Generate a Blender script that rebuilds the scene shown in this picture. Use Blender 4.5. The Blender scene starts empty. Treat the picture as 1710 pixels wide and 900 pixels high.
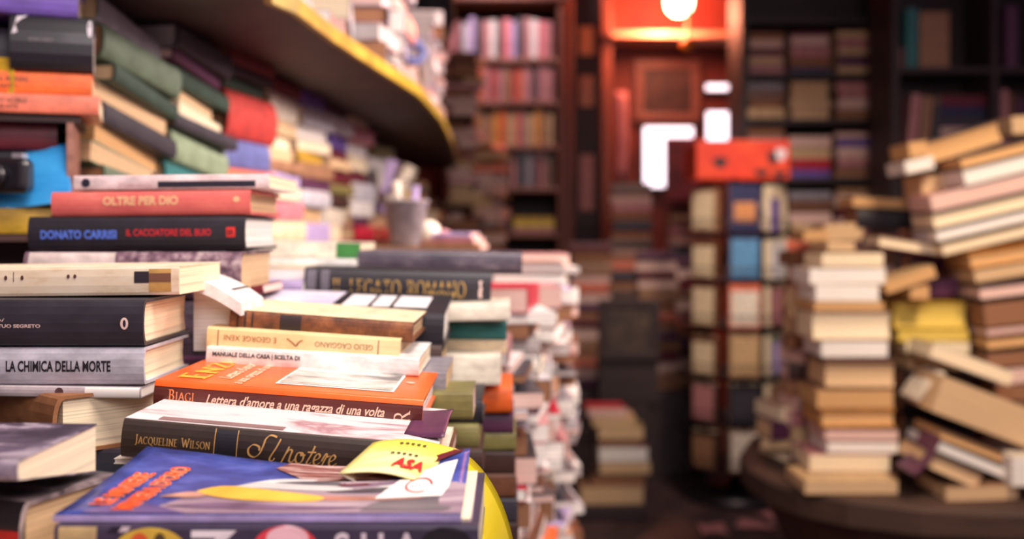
import bpy, math, random
from mathutils import Vector, Matrix
random.seed(7)
C = bpy.context.scene.collection
sc = bpy.context.scene
PI = math.pi

# ------------------------------------------------------------------ camera, world, lights, exposure
F, CX, HY, H = 1800.0, 855.0, 390.0, 1.2          # focal length in px of a 1710 px wide frame, principal x, horizon row, eye height
cam_d = bpy.data.cameras.new('camera'); cam = bpy.data.objects.new('camera', cam_d); C.objects.link(cam)
cam.location = (0, 0, H); cam.rotation_euler = (PI/2, 0, 0)
cam_d.sensor_width = 36; cam_d.lens = 36*F/1710; cam_d.shift_y = -(450-HY)/1710
cam_d.clip_start = .05
cam_d.dof.use_dof = True; cam_d.dof.focus_distance = .84; cam_d.dof.aperture_fstop = 3.6
sc.camera = cam
w = bpy.data.worlds.new('world'); sc.world = w; w.use_nodes = True
w.node_tree.nodes['Background'].inputs[0].default_value = (.30, .19, .27, 1)
w.node_tree.nodes['Background'].inputs[1].default_value = .72
sc.view_settings.view_transform = 'Standard'; sc.view_settings.look = 'None'
sc.view_settings.gamma = 1; sc.view_settings.exposure = 0; sc.view_settings.use_curve_mapping = False

def area(name, loc, target, size, power, col, spread=PI):
    l = bpy.data.lights.new(name, 'AREA'); l.shape = 'DISK'; l.size = size; l.energy = power; l.color = col; l.spread = spread
    o = bpy.data.objects.new(name, l); C.objects.link(o); o.location = loc
    o.rotation_euler = (Vector(target)-Vector(loc)).to_track_quat('-Z', 'Y').to_euler()
    return o
area('ceiling_lamp_near', (.15, .62, 2.35), (-.15, .95, 1.0), .7, 25, (1, .90, .82))
area('fill_light_spines', (.45, -.7, 2.0), (-.3, 1.0, 1.1), .9, 17, (1, .90, .90))  # added fill from behind the camera for the spines facing it
area('fill_light_left_wall', (.92, 2.25, 2.0), (-.5, 2.4, 1.35), .4, 22, (1, .80, .74), 2.0)  # added light, low enough to reach the wall books under the curved shelf
area('ceiling_lamp_boat', (1.25, 1.75, 2.3), (1.15, 2.75, .9), .4, 13, (1, .77, .56), 2.0)
area('fill_light_rack', (.95, 3.5, 2.75), (1.0, 4.8, 1.1), .3, 3.6, (1, .80, .70), .9)  # added narrow light to brighten the rotating rack
area('fill_light_page_ends', (1.0, .75, 1.95), (-.4, 1.0, 1.1), .5, 5, (1, .88, .80), 2.2)  # added light from the right for the page ends of the left stacks
area('fill_light_shelf', (.35, 3.6, 2.75), (-.45, 3.5, 1.6), .4, 15, (1, .74, .72), 1.6)  # added light on the yellow shelf edge and the wall books
area('fill_light_bookcase', (-.1, 5.7, 2.85), (-.25, 6.9, 1.6), .4, 11, (1, .72, .72))  # unseen fill light aimed at the back bookcase

def W(px, py, d): return Vector(((px-CX)/F*d, d, H-(py-HY)/F*d))
def Zp(py, d): return H-(py-HY)/F*d
def Xp(px, d): return (px-CX)/F*d

# ------------------------------------------------------------------ materials
def lin(c): return tuple(((v/255)/12.92 if v/255 <= .04045 else ((v/255+.055)/1.055)**2.4) for v in c)
PAL = {'cream': (236,214,176), 'ivory': (238,226,206), 'white': (236,232,228), 'tan': (206,172,126), 'light brown': (160,118,88), 'brown': (112,70,48),
 'dark brown': (66,42,36), 'maroon': (104,28,40), 'crimson': (190,30,56), 'red': (186,62,56), 'salmon': (226,120,92), 'pink': (222,130,140), 'dusty pink': (190,128,130),
 'orange': (238,104,38), 'amber': (224,150,60), 'mustard': (200,158,44), 'yellow': (240,216,60), 'olive': (128,120,70), 'moss green': (94,112,90), 'pale green': (148,168,136),
 'dark green': (50,72,60), 'teal': (44,120,120), 'slate blue': (104,112,170), 'blue': (64,86,190), 'navy': (38,42,84), 'violet': (110,84,170), 'lilac': (190,170,216),
 'plum': (92,48,78), 'grey': (140,134,142), 'pale grey': (196,194,202), 'charcoal': (58,54,64), 'black': (34,30,38), 'sky blue': (92,148,190)}
_m = {}
def newmat(name):
    m = bpy.data.materials.new(name); m.use_nodes = True
    return m, m.node_tree, m.node_tree.nodes['Principled BSDF']
def noise_mix(nt, bsdf, stops, scale=(30,30,30), detail=4, distort=0, rough=.6):
    n = nt.nodes
    tc = n.new('ShaderNodeTexCoord'); mp = n.new('ShaderNodeMapping'); mp.inputs['Scale'].default_value = scale
    nz = n.new('ShaderNodeTexNoise'); nz.inputs['Scale'].default_value = 1; nz.inputs['Detail'].default_value = detail; nz.inputs['Distortion'].default_value = distort
    nz.inputs['Roughness'].default_value = rough
    rp = n.new('ShaderNodeValToRGB')
    while len(rp.color_ramp.elements) < len(stops): rp.color_ramp.elements.new(.5)
    for e, (p, c) in zip(rp.color_ramp.elements, stops): e.position = p; e.color = (*lin(c), 1)
    nt.links.new(tc.outputs['Object'], mp.inputs[0]); nt.links.new(mp.outputs[0], nz.inputs['Vector'])
    nt.links.new(nz.outputs[0], rp.inputs[0]); nt.links.new(rp.outputs[0], bsdf.inputs['Base Color'])
    return nz, rp
def sh(c, k): return tuple(max(0, min(255, v*k)) for v in c)
def cmat(col, rough=.45, wear=.16):
    """printed or cloth cover: one colour with slight mottling and scuffs"""
    rgb = PAL[col] if isinstance(col, str) else col
    key = ('c', rgb, rough, wear)
    if key not in _m:
        m, nt, b = newmat('cover_' + (col.replace(' ', '_') if isinstance(col, str) else 'custom'))
        b.inputs['Roughness'].default_value = rough
        noise_mix(nt, b, [(.3, sh(rgb, 1-wear)), (.55, rgb), (.78, sh(rgb, 1+wear*.8))], (38,38,60))
        _m[key] = m
    return _m[key]
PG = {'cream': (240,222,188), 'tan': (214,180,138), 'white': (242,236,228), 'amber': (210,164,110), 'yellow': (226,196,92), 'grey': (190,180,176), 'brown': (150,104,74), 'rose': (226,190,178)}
def pmat(col):
    key = ('p', col)
    if key not in _m:
        m, nt, b = newmat('pages_' + col); rgb = PG[col]; b.inputs['Roughness'].default_value = .85
        noise_mix(nt, b, [(.32, sh(rgb, .87)), (.5, rgb), (.7, sh(rgb, 1.03))], (3,3,900), 2)
        _m[key] = m
    return _m[key]
def plain(name, rgb, rough=.5, metal=0, emit=0, coat=0):
    if name not in _m:
        m, nt, b = newmat(name); b.inputs['Base Color'].default_value = (*lin(rgb), 1); b.inputs['Roughness'].default_value = rough; b.inputs['Metallic'].default_value = metal
        b.inputs['Coat Weight'].default_value = coat
        if emit: b.inputs['Emission Color'].default_value = (*lin(rgb), 1); b.inputs['Emission Strength'].default_value = emit
        _m[name] = m
    return _m[name]
def art(name, stops, scale, rough=.4, detail=5, distort=0):
    if name not in _m:
        m, nt, b = newmat(name); b.inputs['Roughness'].default_value = rough
        noise_mix(nt, b, stops, scale, detail, distort); _m[name] = m
    return _m[name]
WOOD = art('dark_stained_wood', [(.3,(44,26,24)),(.5,(66,40,32)),(.7,(84,52,40))], (3,3,60), .5, 4, .6)
WOODV = art('upright_stained_wood', [(.3,(70,34,26)),(.5,(104,52,36)),(.7,(128,66,44))], (60,60,3), .5, 4, .6)
WOODX = art('shelf_board_wood', [(.3,(120,76,62)),(.5,(150,100,84)),(.7,(170,118,100))], (3,40,40), .5, 4, .6)
DARKW = art('blackened_wood', [(.3,(36,26,30)),(.6,(54,38,38))], (4,30,30), .55)

# ------------------------------------------------------------------ mesh helpers
class MB:
    def __init__(s): s.v = []; s.f = []; s.m = []
    def box(s, a, b, mi=0):
        (x0,y0,z0),(x1,y1,z1) = a, b; k = len(s.v)
        s.v += [(x0,y0,z0),(x1,y0,z0),(x1,y1,z0),(x0,y1,z0),(x0,y0,z1),(x1,y0,z1),(x1,y1,z1),(x0,y1,z1)]
        for q in ((3,2,1,0),(4,5,6,7),(0,1,5,4),(1,2,6,5),(2,3,7,6),(3,0,4,7)): s.f.append(tuple(k+i for i in q)); s.m.append(mi)
        return s
    def quad(s, pts, mi=0):
        k = len(s.v); s.v += [tuple(p) for p in pts]; s.f.append(tuple(range(k, k+len(pts)))); s.m.append(mi); return s
    def prism(s, poly, z0, z1, mi=0):
        """outline in plan, counter-clockwise, extruded in z"""
        k = len(s.v); n = len(poly)
        s.v += [(x,y,z0) for x,y in poly] + [(x,y,z1) for x,y in poly]
        s.f.append(tuple(k+n+i for i in range(n))); s.f.append(tuple(k+n-1-i for i in range(n))); s.m += [mi, mi]
        for i in range(n): j = (i+1) % n; s.f.append((k+i,k+j,k+n+j,k+n+i)); s.m.append(mi)
        return s
    def lathe(s, prof, n=20, c=(0,0,0), mi=0, cap=True):
        k = len(s.v)
        for r, z in prof:
            for i in range(n): a = 2*PI*i/n; s.v.append((c[0]+r*math.cos(a), c[1]+r*math.sin(a), c[2]+z))
        for j in range(len(prof)-1):
            for i in range(n): i2 = (i+1) % n; s.f.append((k+j*n+i,k+j*n+i2,k+(j+1)*n+i2,k+(j+1)*n+i)); s.m.append(mi)
        if cap:
            s.f.append(tuple(k+n-1-i for i in range(n))); e = k+(len(prof)-1)*n; s.f.append(tuple(e+i for i in range(n))); s.m += [mi, mi]
        return s
    def tube(s, pts, r, n=8, mi=0):
        k = len(s.v); pts = [Vector(p) for p in pts]
        for i, p in enumerate(pts):
            t = (pts[min(i+1,len(pts)-1)]-pts[max(i-1,0)]).normalized()
            u = t.orthogonal().normalized() if abs(t.z) > .99 else t.cross(Vector((0,0,1))).normalized(); v = t.cross(u)
            for j in range(n): a = 2*PI*j/n; s.v.append(tuple(p+u*r*math.cos(a)+v*r*math.sin(a)))
        for i in range(len(pts)-1):
            for j in range(n): j2 = (j+1) % n; s.f.append((k+i*n+j,k+i*n+j2,k+(i+1)*n+j2,k+(i+1)*n+j)); s.m.append(mi)
        s.f.append(tuple(k+n-1-i for i in range(n))); e = k+(len(pts)-1)*n; s.f.append(tuple(e+i for i in range(n))); s.m += [mi, mi]
        return s
    def sheet(s, fn, nu, nv, th, mi=0):
        """a thin curved leaf: fn(u, v) gives its upper face, th its thickness below"""
        k = len(s.v); n = (nu+1)*(nv+1)
        for d in (0, th):
            for j in range(nv+1):
                for i in range(nu+1): p = fn(i/nu, j/nv); s.v.append((p[0], p[1], p[2]-d))
        idx = lambda i, j, o: k+o*n+j*(nu+1)+i
        for j in range(nv):
            for i in range(nu):
                s.f.append((idx(i,j,0),idx(i+1,j,0),idx(i+1,j+1,0),idx(i,j+1,0))); s.f.append((idx(i,j,1),idx(i,j+1,1),idx(i+1,j+1,1),idx(i+1,j,1))); s.m += [mi, mi]
        for i in range(nu):
            s.f.append((idx(i,0,1),idx(i+1,0,1),idx(i+1,0,0),idx(i,0,0))); s.f.append((idx(i,nv,0),idx(i+1,nv,0),idx(i+1,nv,1),idx(i,nv,1))); s.m += [mi, mi]
        for j in range(nv):
            s.f.append((idx(0,j,0),idx(0,j+1,0),idx(0,j+1,1),idx(0,j,1))); s.f.append((idx(nu,j,1),idx(nu,j+1,1),idx(nu,j+1,0),idx(nu,j,0))); s.m += [mi, mi]
        return s
    def build(s, name, mats, parent=None, smooth=False, warp=None):
        me = bpy.data.meshes.new(name)
        me.from_pydata([warp(*v) for v in s.v] if warp else s.v, [], s.f)
        for m in (mats if isinstance(mats, (list, tuple)) else [mats]): me.materials.append(m)
        if len(me.materials) > 1: me.polygons.foreach_set('material_index', s.m)
        if smooth: me.polygons.foreach_set('use_smooth', [True]*len(me.polygons))
        me.update()
        o = bpy.data.objects.new(name, me); C.objects.link(o)
        if parent: o.parent = parent
        return o
def tag(o, label, cat, group=None, kind=None):
    o['label'] = label; o['category'] = cat
    if group: o['group'] = group
    if kind: o['kind'] = kind
    return o
def empty(name, label, cat, loc=(0,0,0), group=None, mat=None):
    o = bpy.data.objects.new(name, None); C.objects.link(o); o.empty_display_size = .05
    if mat: o.matrix_world = mat
    else: o.location = loc
    return tag(o, label, cat, group)
def struct(o): o['kind'] = 'structure'; return o
def bevel(o, w, seg=2):
    b = o.modifiers.new('bevel', 'BEVEL'); b.width = w; b.segments = seg; b.limit_method = 'ANGLE'; return o

# ------------------------------------------------------------------ books
FACE = {'spine': 0, 'fore': PI, 'tail': PI/2, 'head': -PI/2}   # what looks at the camera; tail: spine to the right, head: fore-edge to the right
def dims(hard, t):
    ct = .0028 if hard else min(.0011, t*.15)
    return ct, (.16*t if hard else min(.0016, .25*t)), (.0035 if hard else .0006)
def spine_y(D, t, hard, z):
    ct, bu, ov = dims(hard, t); q = max(-1, min(1, (z-t/2)/(t/2)))
    return -D/2 - bu*math.sqrt(max(0, 1-q*q))
def profile(D, t, hard, n):
    ct, bu, ov = dims(hard, t); o = [(D/2, t)]; i = [(D/2, t-ct)]
    for k in range(n+1):
        a = PI*k/n
        o.append((-D/2-bu*math.sin(a), t/2+t/2*math.cos(a))); i.append((-D/2+ct-bu*math.sin(a)*.9, t/2+(t/2-ct)*math.cos(a)))
    o.append((D/2, 0)); i.append((D/2, ct))
    return o, i
def cover_mb(L, D, t, hard, nx, n, two=False, mb=None):
    mb = mb or MB(); o, i = profile(D, t, hard, n); N = len(o); k = len(mb.v)
    for s in range(nx+1):
        x = -L/2+L*s/nx; mb.v += [(x,y,z) for y,z in o] + [(x,y,z) for y,z in i]
    st = 2*N
    for s in range(nx):
        a, b = k+s*st, k+(s+1)*st
        for j in range(N-1):
            sp = 1 if two and 0 < j < N-2 else 0
            mb.f.append((a+j,a+j+1,b+j+1,b+j)); mb.m.append(sp); mb.f.append((a+N+j,b+N+j,b+N+j+1,a+N+j+1)); mb.m.append(sp)
        mb.f.append((a,b,b+N,a+N)); mb.f.append((a+N-1,a+2*N-1,b+2*N-1,b+N-1)); mb.m += [0,0]
    e = k+nx*st
    for j in range(N-1): mb.f.append((k+j,k+N+j,k+N+j+1,k+j+1)); mb.f.append((e+j,e+j+1,e+N+j+1,e+N+j)); mb.m += [0,0]
    return mb
def pages_mb(L, D, t, hard, nx, mb=None, mi=0):
    mb = mb or MB(); ct, bu, ov = dims(hard, t); k = len(mb.v); cave = .12*t if hard else 0
    y0, y1, z0, z1 = -D/2+ct, D/2-ov, ct, t-ct
    sec = [(y0,z0)] + [(y1-cave*math.sin(PI*q/4), z0+(z1-z0)*q/4) for q in range(5)] + [(y0,z1)]
    N = len(sec); x0, x1 = -L/2+ov, L/2-ov
    for s in range(nx+1): mb.v += [(x0+(x1-x0)*s/nx,y,z) for y,z in sec]
    for s in range(nx):
        a, b = k+s*N, k+(s+1)*N
        for j in range(N): j2 = (j+1) % N; mb.f.append((a+j,b+j,b+j2,a+j2)); mb.m.append(mi)
    mb.f.append(tuple(k+N-1-j for j in range(N))); e = k+nx*N; mb.f.append(tuple(e+j for j in range(N))); mb.m += [mi, mi]
    return mb
def book(label, L, D, t, cover, page='cream', hard=False, base=(0,0,0), face='spine', roll=0, yaw=0, pitch=0, group=None, nx=1, warp=None,
         far=False, spine=None, cat='book', name=None, mw=None):
    """base: the middle of the under-side. roll > 0 lifts the right side, pitch > 0 lifts the back"""
    M = mw if mw is not None else Matrix.Translation(base) @ Matrix.Rotation(-roll, 4, 'Y') @ Matrix.Rotation(pitch, 4, 'X') @ Matrix.Rotation(FACE[face]+yaw, 4, 'Z')
    cm = cover if isinstance(cover, bpy.types.Material) else cmat(cover, .38 if not hard else .5)
    name = name or ('hardback_book' if hard else 'paperback_book')
    if far:
        mb = cover_mb(L, D, t, hard, 1, 3); pages_mb(L, D, t, hard, 1, mb, 1)
        o = mb.build(name, [cm, pmat(page)]); o.matrix_world = M; return tag(o, label, cat, group)
    r = empty(name, label, cat, group=group, mat=M)
    mats = [cm, spine] if spine else cm
    c = cover_mb(L, D, t, hard, nx, 8 if hard else 5, bool(spine)).build('cover', mats, r, warp=warp)
    p = pages_mb(L, D, t, hard, nx).build('page_block', pmat(page), r, warp=warp)
    r['_d'] = (L, D, t, int(hard)); r['_c'] = c.name
    return r
def clean():
    for o in bpy.data.objects:
        for k in ('_d', '_c'):
            if k in o: del o[k]
def pxbook(label, x0, x1, yt, yb, d, other, cover, page='cream', hard=False, face='spine', roll=0, **k):
    """a book whose near face spans columns x0..x1 and rows yt..yb (at its middle) when its near face stands at distance d"""
    t = (yb-yt)/F*d*math.cos(math.radians(roll)); wpx = (x1-x0)/F*d/math.cos(math.radians(roll))
    L, D = (wpx, other) if face in ('spine', 'fore') else (other, wpx)
    c = W((x0+x1)/2, (yt+yb)/2, d); a = math.radians(roll)
    b = c + Vector((math.sin(a)*t/2, other/2, -math.cos(a)*t/2))
    yw = k.get('yaw', 0)
    if k.pop('pivot', False): e = Vector((L/2, -D/2, 0)); b = b+e-Matrix.Rotation(yw, 3, 'Z')@e
    return book(label, L, D, t, cover, page, hard, b, face, a, group=k.pop('group', None), **k)
def kid(r, mb, name, mat, sub=True, warp=None, **kw):
    par = bpy.data.objects[r['_c']] if sub else r
    return mb.build(name, mat, par, warp=warp, **kw)

# lettering: sans from the built-in font, serif and script from pen strokes
def text_flat(body, bold=0, shear=0):
    cu = bpy.data.curves.new('t', 'FONT'); cu.body = body; cu.size = 1; cu.offset = bold; cu.shear = shear; cu.resolution_u = 3
    o = bpy.data.objects.new('t', cu); C.objects.link(o)
    dg = bpy.context.evaluated_depsgraph_get(); me = bpy.data.meshes.new_from_object(o.evaluated_get(dg))
    v = [(p.co.x, p.co.y) for p in me.vertices]; f = [tuple(p.vertices) for p in me.polygons]
    bpy.data.objects.remove(o); bpy.data.curves.remove(cu); bpy.data.meshes.remove(me)
    return v, f
def circ(cx, cy, rx, ry, a0, a1, n=12): return [(cx+rx*math.cos(math.radians(a0+(a1-a0)*i/n)), cy+ry*math.sin(math.radians(a0+(a1-a0)*i/n))) for i in range(n+1)]
GL = {  # width, strokes, serif feet
 'A': (.8, [[(.08,0),(.4,1)],[(.4,1),(.72,0)],[(.2,.36),(.6,.36)]], [(.08,0),(.72,0)]),
 'B': (.68, [[(.15,0),(.15,1)],[(.15,1)]+circ(.3,.76,.22,.24,90,-90)+[(.15,.52)],[(.15,.52)]+circ(.32,.26,.26,.26,90,-90)+[(.15,0)]], [(.12,0),(.12,1)]),
 'C': (.78, [circ(.44,.5,.36,.5,45,315,18)], []), 'E': (.62, [[(.15,0),(.15,1)],[(.15,1),(.55,1)],[(.15,.52),(.45,.52)],[(.15,0),(.57,0)]], [(.12,0),(.12,1)]),
 'G': (.82, [circ(.44,.5,.36,.5,45,330,18),[(.74,.42),(.74,.1)]], [(.74,.42)]), 'I': (.36, [[(.18,0),(.18,1)]], [(.18,0),(.18,1)]),
 'J': (.42, [[(.26,1),(.26,.05),(.18,-.16),(.04,-.2)]], [(.26,1)]), 'L': (.6, [[(.15,0),(.15,1)],[(.15,0),(.55,0),(.57,.2)]], [(.12,0),(.15,1)]),
 'M': (1.0, [[(.14,0),(.16,1)],[(.16,1),(.5,.05)],[(.5,.05),(.84,1)],[(.84,1),(.86,0)]], [(.14,0),(.86,0)]), 'N': (.84, [[(.14,0),(.14,1)],[(.14,1),(.7,0)],[(.7,0),(.7,1)]], [(.14,0),(.7,1)]),
 'O': (.88, [circ(.44,.5,.37,.5,0,360,22)], []), 'Q': (.88, [circ(.44,.5,.37,.5,0,360,22),[(.45,.05),(.6,-.12),(.86,-.2)]], []),
 'R': (.76, [[(.15,0),(.15,1)],[(.15,1)]+circ(.32,.75,.24,.25,90,-90)+[(.15,.5)],[(.34,.5),(.7,0)]], [(.12,0),(.12,1),(.7,0)]),
 'S': (.6, [circ(.3,.75,.2,.24,40,250,10)+circ(.3,.26,.22,.26,80,-140,12)], []), 'T': (.74, [[(.37,0),(.37,1)],[(.06,.86),(.08,1),(.66,1),(.68,.86)]], [(.37,0)]),
 'U': (.8, [[(.14,1),(.14,.3)]+circ(.4,.28,.26,.28,180,360)+[(.66,1)]], [(.14,1),(.66,1)]), 'W': (1.14, [[(.08,1),(.34,0)],[(.34,0),(.57,.9)],[(.57,.9),(.8,0)],[(.8,0),(1.06,1)]], [(.08,1),(1.06,1)]),
 'Z': (.7, [[(.08,.82),(.1,1),(.62,1)],[(.62,1),(.08,0)],[(.08,0),(.62,0),(.66,.2)]], []), ' ': (.45, [], [])}
def ribbon(pts, wf):
    v, f = [], []
    for i, (x, y) in enumerate(pts):
        a, b = pts[max(i-1,0)], pts[min(i+1,len(pts)-1)]
        dx, dy = b[0]-a[0], b[1]-a[1]; l = math.hypot(dx, dy) or 1; h = wf(math.atan2(dy, dx), i/(len(pts)-1))/2
        v += [(x-dy/l*h, y+dx/l*h), (x+dy/l*h, y-dx/l*h)]
        if i: k = 2*i; f.append((k-2,k-1,k+1,k))
    return v, f
def serif(body, thick=.17, small=.78):
    V, Fc, x = [], [], 0
    def add(vf, s, x):
        k = len(V); V.extend([(x+a*s, b*s) for a, b in vf[0]]); Fc.extend([tuple(k+i for i in q) for q in vf[1]])
    for ch in body:
        s = small if ch.islower() else 1; g = GL[ch.upper()]
        for st in g[1]: add(ribbon(st, lambda a, t: thick*(.28+.72*abs(math.sin(a-math.radians(18))))), s, x)
        for (sx, sy) in g[2]: add(ribbon([(sx-.14,sy),(sx+.14,sy)], lambda a, t: .06), s, x)
        x += g[0]*s+.06
    return V, Fc
def cat_rom(p, n=8):
    out = []
    for i in range(len(p)-1):
        a, b, c, d = p[max(i-1,0)], p[i], p[i+1], p[min(i+2,len(p)-1)]
        for k in range(n):
            t = k/n; out.append(tuple(.5*((2*b[q])+(-a[q]+c[q])*t+(2*a[q]-5*b[q]+4*c[q]-d[q])*t*t+(-a[q]+3*b[q]-3*c[q]+d[q])*t**3) for q in (0,1)))
    return out+[p[-1]]
def script_title():
    S = [[(1.28,1.28),(.95,1.34),(.72,1.14),(.62,.8),(.46,.38),(.2,.16),(-.08,.26),(-.14,.56),(.1,.8),(.4,.72),(.42,.52)],   # I with its big loop
         [(1.5,1.2),(1.3,.74),(1.02,.22),(1.02,.04),(1.16,.06),(1.26,.2)],                                              # l
         [(1.98,.86),(1.82,.48),(1.5,-.26)],[(1.76,.36),(1.98,.68),(2.14,.66),(2.06,.36),(2.02,.1),(2.18,.08),(2.3,.24)], # p
         [(2.64,.6),(2.44,.56),(2.34,.26),(2.44,.04),(2.66,.12),(2.76,.42),(2.66,.6),(2.62,.46),(2.86,.5)],               # o
         [(3.32,1.0),(3.14,.52),(2.94,.12),(3.0,.02),(3.18,.14)],[(2.96,.66),(3.4,.68)],                                # t
         [(3.3,.26),(3.5,.34),(3.62,.52),(3.5,.62),(3.34,.42),(3.3,.14),(3.42,.02),(3.64,.18)],                           # e
         [(3.7,.24),(3.92,.66),(4.0,.5),(4.14,.58)],[(3.96,.54),(3.84,.26),(3.74,.02)],                                 # r
         [(4.1,.26),(4.3,.34),(4.42,.52),(4.3,.62),(4.14,.42),(4.1,.14),(4.22,.02),(4.5,.2)]]                             # e
    V, Fc = [], []
    for s in S:
        v, f = ribbon(cat_rom(s), lambda a, t: .035+.075*abs(math.sin(a-math.radians(35)))); k = len(V); V += v; Fc += [tuple(k+i for i in q) for q in f]
    return V, Fc
def flat_mb(vf, fit, place):
    """fit = (x0, x1, y0, y1) box for the letters (a None side keeps the aspect); place(a, b) -> 3D point"""
    v, f = vf; mb = MB()
    if not v: return mb
    ax, bx = min(p[0] for p in v), max(p[0] for p in v); ay, by = min(p[1] for p in v), max(p[1] for p in v)
    x0, x1, y0, y1 = fit
    sx = (x1-x0)/(bx-ax); sy = (y1-y0)/(by-ay)
    mb.v = [place(x0+(p[0]-ax)*sx, y0+(p[1]-ay)*sy) for p in v]; mb.f = list(f); mb.m = [0]*len(f)
    return mb
def on_spine(r, vf, fx, fz, mat, name='title_lettering', eps=.0005, warp=None, flip=False):
    """fx, fz: letters' span as fractions of the spine's length and thickness"""
    L, D, t, hd = r['_d'][:]; hd = bool(hd)
    def pl(a, b):
        if flip: a, b = L*(fx[0]+fx[1])-L-a, t*(fz[0]+fz[1])-b
        return (a, spine_y(D, t, hd, b)-eps, b)
    return kid(r, flat_mb(vf, (-L/2+L*fx[0], -L/2+L*fx[1], t*fz[0], t*fz[1]), pl), name, mat, warp=warp)
def spine_band(r, fx, fz, mat, name='spine_band', eps=.0003, n=10, warp=None):
    L, D, t, hd = r['_d'][:]; mb = MB(); m = 6
    for i in range(n):
        for j in range(m):
            za, zb = t*(fz[0]+(fz[1]-fz[0])*i/n), t*(fz[0]+(fz[1]-fz[0])*(i+1)/n); xa, xb = -L/2+L*(fx[0]+(fx[1]-fx[0])*j/m), -L/2+L*(fx[0]+(fx[1]-fx[0])*(j+1)/m)
            ya, yb = spine_y(D,t,bool(hd),za)-eps, spine_y(D,t,bool(hd),zb)-eps
            mb.quad([(xa,ya,za),(xb,ya,za),(xb,yb,zb),(xa,yb,zb)])
    return kid(r, mb, name, mat, warp=warp)
def on_top(r, vf, fx, fy, mat, name='title_lettering', eps=.0006, turn=False, warp=None):
    L, D, t, hd = r['_d'][:]; x0, x1, y0, y1 = -L/2+L*fx[0], -L/2+L*fx[1], -D/2+D*fy[0], -D/2+D*fy[1]
    if turn: return kid(r, flat_mb(vf, (y0, y1, 0, x1-x0), lambda a, b: (x1-b, a, t+eps)), name, mat, warp=warp)
    return kid(r, flat_mb(vf, (x0, x1, y0, y1), lambda a, b: (a, b, t+eps)), name, mat, warp=warp)
def top_patch(r, fx, fy, mat, name, eps=.0004, n=1, warp=None):
    L, D, t, hd = r['_d'][:]; mb = MB()
    for i in range(n):
        xa, xb = -L/2+L*(fx[0]+(fx[1]-fx[0])*i/n), -L/2+L*(fx[0]+(fx[1]-fx[0])*(i+1)/n)
        mb.quad([(xa,-D/2+D*fy[0],t+eps),(xb,-D/2+D*fy[0],t+eps),(xb,-D/2+D*fy[1],t+eps),(xa,-D/2+D*fy[1],t+eps)])
    return kid(r, mb, name, mat, warp=warp)
ink = lambda n, c: plain('ink_'+n, c, .5)
ORD = 'top second third fourth fifth sixth seventh eighth ninth tenth eleventh twelfth thirteenth fourteenth fifteenth sixteenth seventeenth eighteenth nineteenth twentieth'.split()
ORD += ['twenty-'+x for x in 'first second third fourth fifth sixth seventh eighth ninth'.split()] + ['thirtieth'] + [p+'-'+x for p in ('thirty','forty') for x in 'first second third fourth fifth sixth seventh eighth ninth'.split()]
def nth(i, what='from top'): return ('topmost' if i == 0 else ORD[i]+' '+what)
def lth(i): return 'leftmost' if i == 0 else ORD[i]+' from left'

# ================================================================== THE ROOM
FL = art('worn_floor', [(.3,(40,30,34)),(.5,(62,44,44)),(.7,(86,60,56))], (6,6,6), .6)
struct(MB().box((-1.3,-1,-.1),(5,8,0)).build('floor', FL))
struct(MB().box((-1.3,7.0,0),(1.75,7.12,3.2)).build('wall_back', art('red_plaster', [(.3,(120,38,28)),(.5,(150,52,36)),(.7,(170,64,44))], (3,3,3), .7)))
struct(MB().box((-1.3,-.2,0),(-1.18,7.0,3.2)).build('wall_left', art('brown_plaster', [(.3,(56,40,40)),(.7,(84,60,54))], (3,3,3), .8)))
struct(MB().box((1.75,5.75,0),(5,5.87,3.2)).build('wall_right', art('dark_plaster', [(.3,(36,28,34)),(.7,(52,40,46))], (3,3,3), .8)))
struct(MB().box((1.75,5.87,0),(1.85,7.12,3.2)).build('wall_corner', art('dark_plaster', [], (3,3,3))))
struct(MB().box((-1.3,2.4,3.2),(5,7.2,3.3)).build('ceiling', art('dim_ceiling', [(.3,(50,36,38)),(.7,(70,50,48))], (3,3,3), .9)))
# posts, lintel and small windows of the back wall
D7 = 6.85
def wallbox(name, px0, px1, y0, y1, d0, d1, mat):
    return MB().box((Xp(px0,d0), d0, Zp(y1,d0)), (Xp(px1,d0), d1, Zp(y0,d0))).build(name, mat)
struct(bevel(wallbox('trim_1', 1004, 1022, -60, 640, 6.7, 6.98, WOODV), .008))
struct(bevel(wallbox('trim_2', 940, 958, -60, 640, 6.55, 6.98, WOODV), .008))
struct(wallbox('trim_3', 957, 1005, -60, 640, 6.85, 6.99, DARKW))
struct(bevel(wallbox('trim_4', 1022, 1255, 52, 62, 6.63, 6.99, art('painted_lintel', [(.3,(226,150,120)),(.7,(240,176,140))], (5,5,5), .6)), .006))
struct(wallbox('trim_5', 1022, 1255, 62, 420, 6.93, 6.995, art('dark_red_panel', [(.3,(84,34,30)),(.7,(112,46,36))], (6,6,6), .6)))
DAY = plain('daylight_pane', (246,240,255), .4, emit=2.2)
for i, (a, b, c, d) in enumerate([(1076,1157,212,312),(1181,1224,187,235),(1180,1232,141,150)]):
    wd = wallbox('window_%d' % (i+1), a-5, b+5, c-5, d+5, 6.89, 6.935, DARKW); struct(wd)
    wallbox('pane', a, b, c, d, 6.875, 6.892, DAY).parent = wd
bd = wallbox('notice_board', 1111, 1172, 229, 335, 6.845, 6.873, art('dark_poster', [(.3,(60,26,40)),(.6,(96,40,56))], (9,9,9), .6)); tag(bd, 'dark red board leaning before the bright L-shaped window', 'board')
bevel(bd, .004)
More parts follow.
